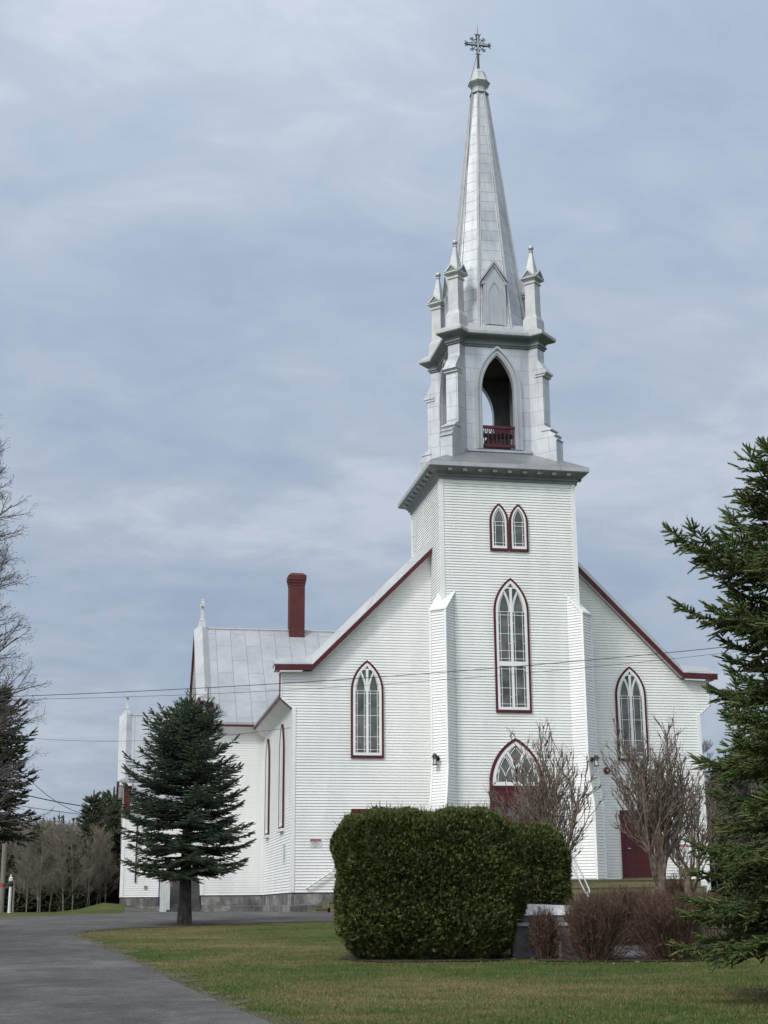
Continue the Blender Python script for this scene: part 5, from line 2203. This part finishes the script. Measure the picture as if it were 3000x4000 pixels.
# ------------------------------------------------------------------ thuja hedges
def hedge(loc, rz, a, b, h, n, label, seed, pw=6.0, leaf=0.056, under=0.22, drytop=True):
    rng = np.random.default_rng(seed)
    o = empty('thuja_hedge', loc, rz)
    tag(o, label, 'hedge', 'clipped thuja hedges')
    c = h / 2

    def surf(Pn):
        q = Pn / np.array([a, b, c])
        r = (np.abs(q) ** pw).sum(1) ** (-1 / pw)
        S = Pn * r[:, None]
        # lumps
        lump = 0.035 * np.sin(S[:, 0] * 5.1 + 1.3 * S[:, 2] * 3) + 0.03 * np.sin(S[:, 1] * 6.3 + S[:, 2] * 7.7 + 1.1) + 0.025 * np.sin(S[:, 0] * 11 + S[:, 2] * 9)
        S = S * (1 + lump[:, None] * 0.75)
        # tuck in towards the foot
        t = np.clip((-S[:, 2] - 0.35 * c) / (0.65 * c), 0, 1)
        S[:, :2] *= (1 - under * t ** 1.6)[:, None]
        S[:, 2] += c
        return S
    ar = np.array([b * c, a * c, a * b * 0.9])
    ar = ar / ar.sum()
    ax = rng.choice(3, n, p=ar)
    Pn = rng.uniform(-1, 1, (n, 3)) * np.array([a, b, c])
    sgn = rng.choice([-1, 1], n)
    dims = np.array([a, b, c])
    Pn[np.arange(n), ax] = sgn * dims[ax]
    S = surf(Pn)
    S2 = surf(Pn * 0.999 + rng.normal(0, 0.001, (n, 3)))
    nrm = (S - np.array([0, 0, c])) / dims ** 2
    nrm = np.sign(nrm) * np.abs(nrm) ** 1.6
    nrm /= np.linalg.norm(nrm, axis=1, keepdims=True) + 1e-9
    clump = 0.5 + 0.5 * np.sin(S[:, 0] * 17 + 2 * np.sin(S[:, 2] * 9)) * np.sin(S[:, 2] * 19 + S[:, 1] * 15 + 1.7 * np.sin(S[:, 0] * 7))
    depth = rng.random(n) ** 1.4 * 0.15 + clump * 0.05
    S = S - nrm * depth[:, None] + nrm * 0.03
    D = nrm * 0.75 + np.array([0, 0, 0.35]) + rng.normal(0, 0.42, (n, 3))
    D /= np.linalg.norm(D, axis=1, keepdims=True)
    A = np.cross(D, rng.normal(0, 1, (n, 3)))
    A /= np.linalg.norm(A, axis=1, keepdims=True) + 1e-9
    Ln = leaf * (0.6 + 0.7 * rng.random(n))
    VV, TT = [], []
    cnt = 0
    for fa_, ls in ((-0.75, 0.75), (-0.3, 0.95), (0.1, 1.1), (0.5, 0.9), (0.9, 0.7)):
        d2 = D * math.cos(fa_) + A * math.sin(fa_)
        w2 = np.cross(d2, np.cross(D, A))
        w2 /= np.linalg.norm(w2, axis=1, keepdims=True) + 1e-9
        tip = S + d2 * (Ln * ls)[:, None]
        mid = S + d2 * (Ln * ls * 0.6)[:, None]
        wv = w2 * (Ln * 0.10)[:, None]
        V4 = np.stack([S, mid + wv, tip, mid - wv], 1).reshape(-1, 3)
        VV.append(V4)
        TT.append(np.arange(len(V4)).reshape(-1, 4) + cnt)
        cnt += len(V4)
    np_mesh('foliage', np.concatenate(VV), np.concatenate(TT), 'thuja', o)
    # straggling new tips above the clipped top, a few dry sprays on the face
    dry = rng.random(n) < 0.0025
    Sd, Dd = S[dry] + nrm[dry] * 0.10, D[dry]
    segs = [(Sd[i], Sd[i] + Dd[i] * 0.09, 0.006, 0.002) for i in range(len(Sd))]
    frusta_obj('dry_tips', segs, 'thuja_dry', o, 3)['kind'] = 'stuff'
    up = (S[:, 2] > h * 0.93) & (rng.random(n) < 0.03)
    segs = [(S[i], S[i] + np.array([rng.normal(0, 0.03), rng.normal(0, 0.03), rng.uniform(0.08, 0.17)]), 0.009, 0.003) for i in np.where(up)[0]]
    frusta_obj('straggling_tips', segs, 'thuja', o, 3)['kind'] = 'stuff'
    # woody core
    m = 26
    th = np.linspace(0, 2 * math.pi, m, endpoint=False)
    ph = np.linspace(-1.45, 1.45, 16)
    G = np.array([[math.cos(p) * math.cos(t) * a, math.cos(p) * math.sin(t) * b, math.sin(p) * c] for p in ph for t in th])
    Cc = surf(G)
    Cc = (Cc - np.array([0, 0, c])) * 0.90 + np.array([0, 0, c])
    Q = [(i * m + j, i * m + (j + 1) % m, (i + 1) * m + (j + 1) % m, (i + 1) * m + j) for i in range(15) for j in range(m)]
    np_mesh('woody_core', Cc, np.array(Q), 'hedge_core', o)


yaw = -math.atan2(HF.x, HF.y)
hp = at(1672, 25.4)
hedge((hp.x, hp.y, hp.z - 0.02), yaw, 1.52, 1.25, 2.36, 150000, 'big clipped thuja hedge, dense green block in front of the church', 61)
hp = at(2040, 29.0)
hedge((hp.x, hp.y, hp.z - 0.02), yaw, 0.92, 0.9, 2.25, 60000, 'smaller rounded thuja behind the right end of the big hedge', 62, pw=2.9, under=0.1)

# ------------------------------------------------------------------ stone memorial, bench
p = gpt(2140, 3738)
p = at(2140, 25.2)
o = empty('stone_memorial', p, yaw)
tag(o, 'low grey stone memorial with pale sloping top behind the small shrub', 'memorial')
m = MB()
m.box(-0.62, 0.50, -0.16, 0.2, -0.1, 0.50)
m.build('base', 'concrete', o)
m = MB()
m.box(-0.66, 0.54, -0.20, 0.24, 0.50, 0.55)
m.build('ledge', 'pale_stone', o)
m = MB()
m.prism([(-0.44, -0.12, 0.55), (0.42, -0.12, 0.55), (0.42, 0.10, 0.55), (-0.44, 0.10, 0.55)], (0, 0, 0.12))
m.build('plinth', 'concrete', o)
m = MB()
m.prism([(-0.50, -0.15, 0.67), (0.46, -0.15, 0.67), (0.46, 0.0, 0.80), (0.40, 0.02, 0.82), (-0.50, 0.02, 0.86), (-0.50, 0.0, 0.84)], (0, 0.12, 0.0))
m.build('top_slab', 'pale_stone', o)
m = MB()
m.box(0.14, 0.18, -0.185, -0.161, -0.05, 0.30)
m.build('joint_strip', 'white_post', o)

p = at(2802, 25.8)
o = empty('garden_bench', p, yaw)
tag(o, 'small weathered slatted bench on the gravel under the spruce boughs', 'bench')
for sx in (-1, 1):
    for yy, hh in ((-0.02, 0.47), (0.32, 0.22)):
        m = MB()
        m.box(sx * 0.27 - 0.025, sx * 0.27 + 0.025, yy - 0.025, yy + 0.025, -0.02, hh)
        m.build('leg', 'bench_wood', o)
m = MB()
for i in range(9):
    x = -0.22 + i * 0.055
    m.box(x - 0.015, x + 0.015, -0.012, 0.008, 0.16, 0.42)
m.build('back_slats', 'bench_wood', o)
m = MB()
m.box(-0.25, 0.25, -0.03, 0.02, 0.42, 0.47)
m.box(-0.25, 0.25, -0.03, 0.02, 0.11, 0.16)
m.build('back_rails', 'bench_wood', o)
m = MB()
for i in range(5):
    y = 0.03 + i * 0.07
    m.box(-0.29, 0.29, y, y + 0.055, 0.22, 0.245)
m.build('seat', 'bench_wood', o)


# ------------------------------------------------------------------ woods behind the road
def bare_proto(seed, H, birch=True):
    rng = np.random.default_rng(seed)
    o = empty('bare_tree', (0, 0, 0))
    segs = []
    tk = []
    p = np.array([0, 0, -0.2])
    d = np.array([rng.normal(0, 0.05), rng.normal(0, 0.05), 1.0])
    n = 12
    pts = [p]
    for i in range(n):
        d = d + rng.normal(0, 0.03, 3)
        d /= np.linalg.norm(d)
        q = p + d * H / n
        tk.append((p, q, 0.028 * (1 - i / n) + 0.008, 0.028 * (1 - (i + 1) / n) + 0.008))
        p = q
        pts.append(p)
    for k in range(46):
        t = rng.uniform(0.22, 0.98)
        i = int(t * n)
        an = rng.random() * 6.283
        el = rng.uniform(0.5, 1.1)
        dd = np.array([math.cos(an) * math.cos(el), math.sin(an) * math.cos(el), math.sin(el)])
        grow(rng, segs, pts[i], dd, H * 0.22 * (1.15 - t) + 0.30, 0.010, 0, 2, 0.05, (0.5, 0.6), (0.5, 0.5), (7, 5), 0.1, 0.22, 0.0045)
    frusta_obj('trunk', tk, 'birch_bark' if birch else 'bark_maple', o, 6)
    frusta_obj('crown', segs, 'twig_forest', o, 3)
    return o


def far_conifer(seed, H, rad):
    rng = np.random.default_rng(seed)
    t, b, P, D, L, R = spruce(rng, H=H, prof=prof_fn([(0.2, rad), (H * 0.3, rad * 0.95), (H * 0.6, rad * 0.6), (H * 0.85, rad * 0.25), (H, 0.05)]), z0=0.3, spacing=H / 22, per=7, shoot_l=0.42, shoot_r=0.10, pitch=0.3, lat_step=0.34, needles=0, trunk_r=0.1, droop=0.25, dens=0.8)
    o = empty('forest_conifer', (0, 0, 0))
    frusta_obj('trunk', t, 'bark_spruce', o, 5)
    V, T = shoots_mesh(P, D, L, R, rng, 5, 0.03)
    np_mesh('foliage', V, T, 'needles_far', o)
    return o


def scatter(protos, spots, label, cat, group):
    used = set()
    for i, (px, s, sc, k) in enumerate(spots):
        src = protos[k % len(protos)]
        lb = label(i) if callable(label) else label
        if (k % len(protos)) in used:
            o = copy_tree(src)
        else:
            o = src
            used.add(k % len(protos))
        o.location = at(px, s, -0.05)
        o.rotation_euler = (0, 0, (i * 2.39996) % 6.283)
        o.scale = (sc, sc, sc)
        tag(o, lb, cat, group)


rnd = random.Random(77)
front = [(104, 66, 1.0), (145, 66, 0.95), (192, 67, 1.05), (248, 66, 1.05), (282, 66, 1.0), (335, 68, 0.85), (350, 69, 0.9)]
fl = ['pale thin trunked tree in the woods nearest the white lamp post', 'second pale trunked tree right of the lamp post, slightly forked', 'straight pale trunk in the middle of the woods left of the tall conifer',
      'bright leaning birch trunk below the tall conifer', 'bright upright birch trunk right of the leaning one', 'thin pale trunk half hidden before the dark conifers', 'pale trunk leaning right above the grassy bank']
pr = [bare_proto(100 + i, 3.75 + 0.2 * i) for i in range(3)]
scatter(pr, [(a, s, sc, i) for i, (a, s, sc) in enumerate(front)], lambda i: fl[i], 'tree', 'pale trunked trees at the edge of the woods')
pr2 = [bare_proto(120 + i, 4.25, False) for i in range(5)]
spots = []
for i in range(125):
    sd_ = rnd.uniform(68, 104)
    spots.append((rnd.uniform(-260, 440), sd_, sd_ / 76 * rnd.uniform(0.9, 1.12), i))
scatter(pr2, spots, 'bare grey brown tree inside the woods left of the church', 'tree', 'bare trees of the woods left of the church')
pr3 = [bare_proto(140 + i, 7.0, False) for i in range(2)]
spots = [(rnd.uniform(2755, 3400), rnd.uniform(70, 96), rnd.uniform(0.9, 1.25), i) for i in range(30)]
scatter(pr3, spots, 'bare grey brown tree of the woods right of the church', 'tree', 'bare trees of the woods right of the church')
pc = [far_conifer(160 + i, 6.0 + 0.6 * i, 1.7) for i in range(4)]
lab = ['tall conifer rising above the bare woods left of the church', 'narrow dark conifer close to the rear wing corner', 'broad dark conifer beside the rear wing corner', 'small dark conifer among the pale trunks']
scatter(pc, [(347, 71, 0.80, 1), (466, 80, 0.98, 0), (428, 77, 0.72, 2), (270, 66.5, 0.36, 3)], lambda i: lab[i], 'conifer', 'conifers standing out of the woods')
pc2 = [far_conifer(180 + i, 3.2 + 0.4 * i, 1.5) for i in range(3)]
spots = [(rnd.uniform(-220, 490), rnd.uniform(72, 98), rnd.uniform(0.6, 1.0), i) for i in range(46)]
spots += [(rnd.uniform(395, 490), rnd.uniform(77, 86), rnd.uniform(0.95, 1.5), i) for i in range(16)]
scatter(pc2, spots, 'dark conifer in the understorey of the woods left of the church', 'conifer', 'dark conifers of the understorey left of the church')
pc3 = [far_conifer(190 + i, 6.2, 1.5) for i in range(2)]
spots = [(rnd.uniform(2770, 3400), rnd.uniform(74, 96), rnd.uniform(0.75, 1.25), i) for i in range(26)]
scatter(pc3, spots, 'dark conifer of the woods right of the church', 'conifer', 'dark conifers of the woods right of the church')


# far wooded skyline as one mass
def far_woods():
    rng = np.random.default_rng(9)
    P, D, L, R = [], [], [], []
    for i in range(2800):
        an = rng.uniform(-0.75, 0.95)
        s = rng.uniform(150, 260)
        hx = HF.x * math.cos(an) + HF.y * math.sin(an)
        hy = HF.y * math.cos(an) - HF.x * math.sin(an)
        x, y = CAM.x + hx * s / math.cos(an), CAM.y + hy * s / math.cos(an)
        H = (8.6 + 7.0 * (s - 150) / 110) * rng.uniform(0.72, 1.05)
        for j in range(34):
            t = rng.random() ** 0.8
            r = (1 - t) * H * 0.21 + 0.15
            a = rng.random() * 6.283
            P.append((x, y, t * H))
            D.append((math.cos(a), math.sin(a), 0.2 - 0.4 * (1 - t)))
            L.append(r * rng.uniform(0.8, 1.2))
            R.append(0.22)
        P.append((x, y, H * 0.9))
        D.append((0, 0, 1))
        L.append(H * 0.12)
        R.append(0.15)
    V, T = shoots_mesh(np.array(P), np.array(D), np.array(L), np.array(R), rng, 5, 0.06)
    o = np_mesh('far_woods', V, T, 'woods_far')
    struct(o, 'stuff')
    o['label'] = 'far dark wooded skyline beyond the fields'
    o['category'] = 'woods'


foliage('woods_far', (0.035, 0.037, 0.032), (0.068, 0.064, 0.056), (0.115, 0.105, 0.093), nscale=0.06)
far_woods()


# ------------------------------------------------------------------ grass, leaves
def grass():
    rng = np.random.default_rng(3)
    n = 420000
    s = 13.5 + (46 - 13.5) * rng.random(n) ** 1.9
    lat = rng.uniform(-0.30, 0.31, n) * s * 1.02
    hx, hy = HF.x, HF.y
    X = CAM.x + hx * s + hy * lat
    Y = CAM.y + hy * s - hx * lat
    keep = ~inside(ROAD, X, Y) & ~inside(GRAVEL, X, Y) & (Y < -3.6)
    X, Y = X[keep], Y[keep]
    Zg = np.array([gz(x, y) for x, y in zip(X, Y)])
    n = len(X)
    h = rng.uniform(0.012, 0.040, n)
    a = rng.random(n) * 6.283
    w = rng.uniform(0.003, 0.006, n) * (1 + sdist(0, 0) * 0)
    lean = rng.normal(0, 0.5, (n, 2)) * h[:, None]
    B = np.stack([X, Y, Zg - 0.004], 1)
    off = np.stack([np.cos(a) * w, np.sin(a) * w, np.zeros(n)], 1)
    tip = B + np.stack([lean[:, 0], lean[:, 1], h], 1)
    V = np.stack([B + off, B - off, tip], 1).reshape(-1, 3)
    o = np_mesh('grass', V, np.arange(len(V)).reshape(-1, 3), 'grass_blade')
    struct(o, 'stuff')
    o['label'] = 'short patchy lawn grass, green and straw coloured'
    o['category'] = 'grass'


grass()


def leaves():
    r = random.Random(8)
    m = MB()
    pts = [(math.cos(t) * (0.05 if i % 2 else 0.032), math.sin(t) * (0.04 if i % 2 else 0.024), 0.012 * (i % 3)) for i, t in ((k, k * 2 * math.pi / 9) for k in range(9))]
    m.prism(pts, (0, 0, 0.003))
    first = None
    spots = [(r.uniform(1990, 2990), r.uniform(3744, 3775)) for _ in range(34)] + [(r.uniform(900, 2900), r.uniform(3790, 3985)) for _ in range(26)] + [(1270, 3690), (1952, 3890), (1877, 3930), (2590, 3975)]
    for i, (x, y) in enumerate(spots):
        p = gpt(x, y)
        if first is None:
            o = first = m.build('dead_leaf', 'dead_leaf', None)
        else:
            o = first.copy()
            COL.objects.link(o)
        o.location = (p.x, p.y, p.z + 0.022)
        o.rotation_euler = (r.uniform(-0.5, 0.5), r.uniform(-0.5, 0.5), r.uniform(0, 6.28))
        sc = r.uniform(0.35, 0.85)
        o.scale = (sc, sc, sc)
        tag(o, 'small brown dead leaf lying on the lawn', 'leaf', 'dead leaves on the lawn')


leaves()
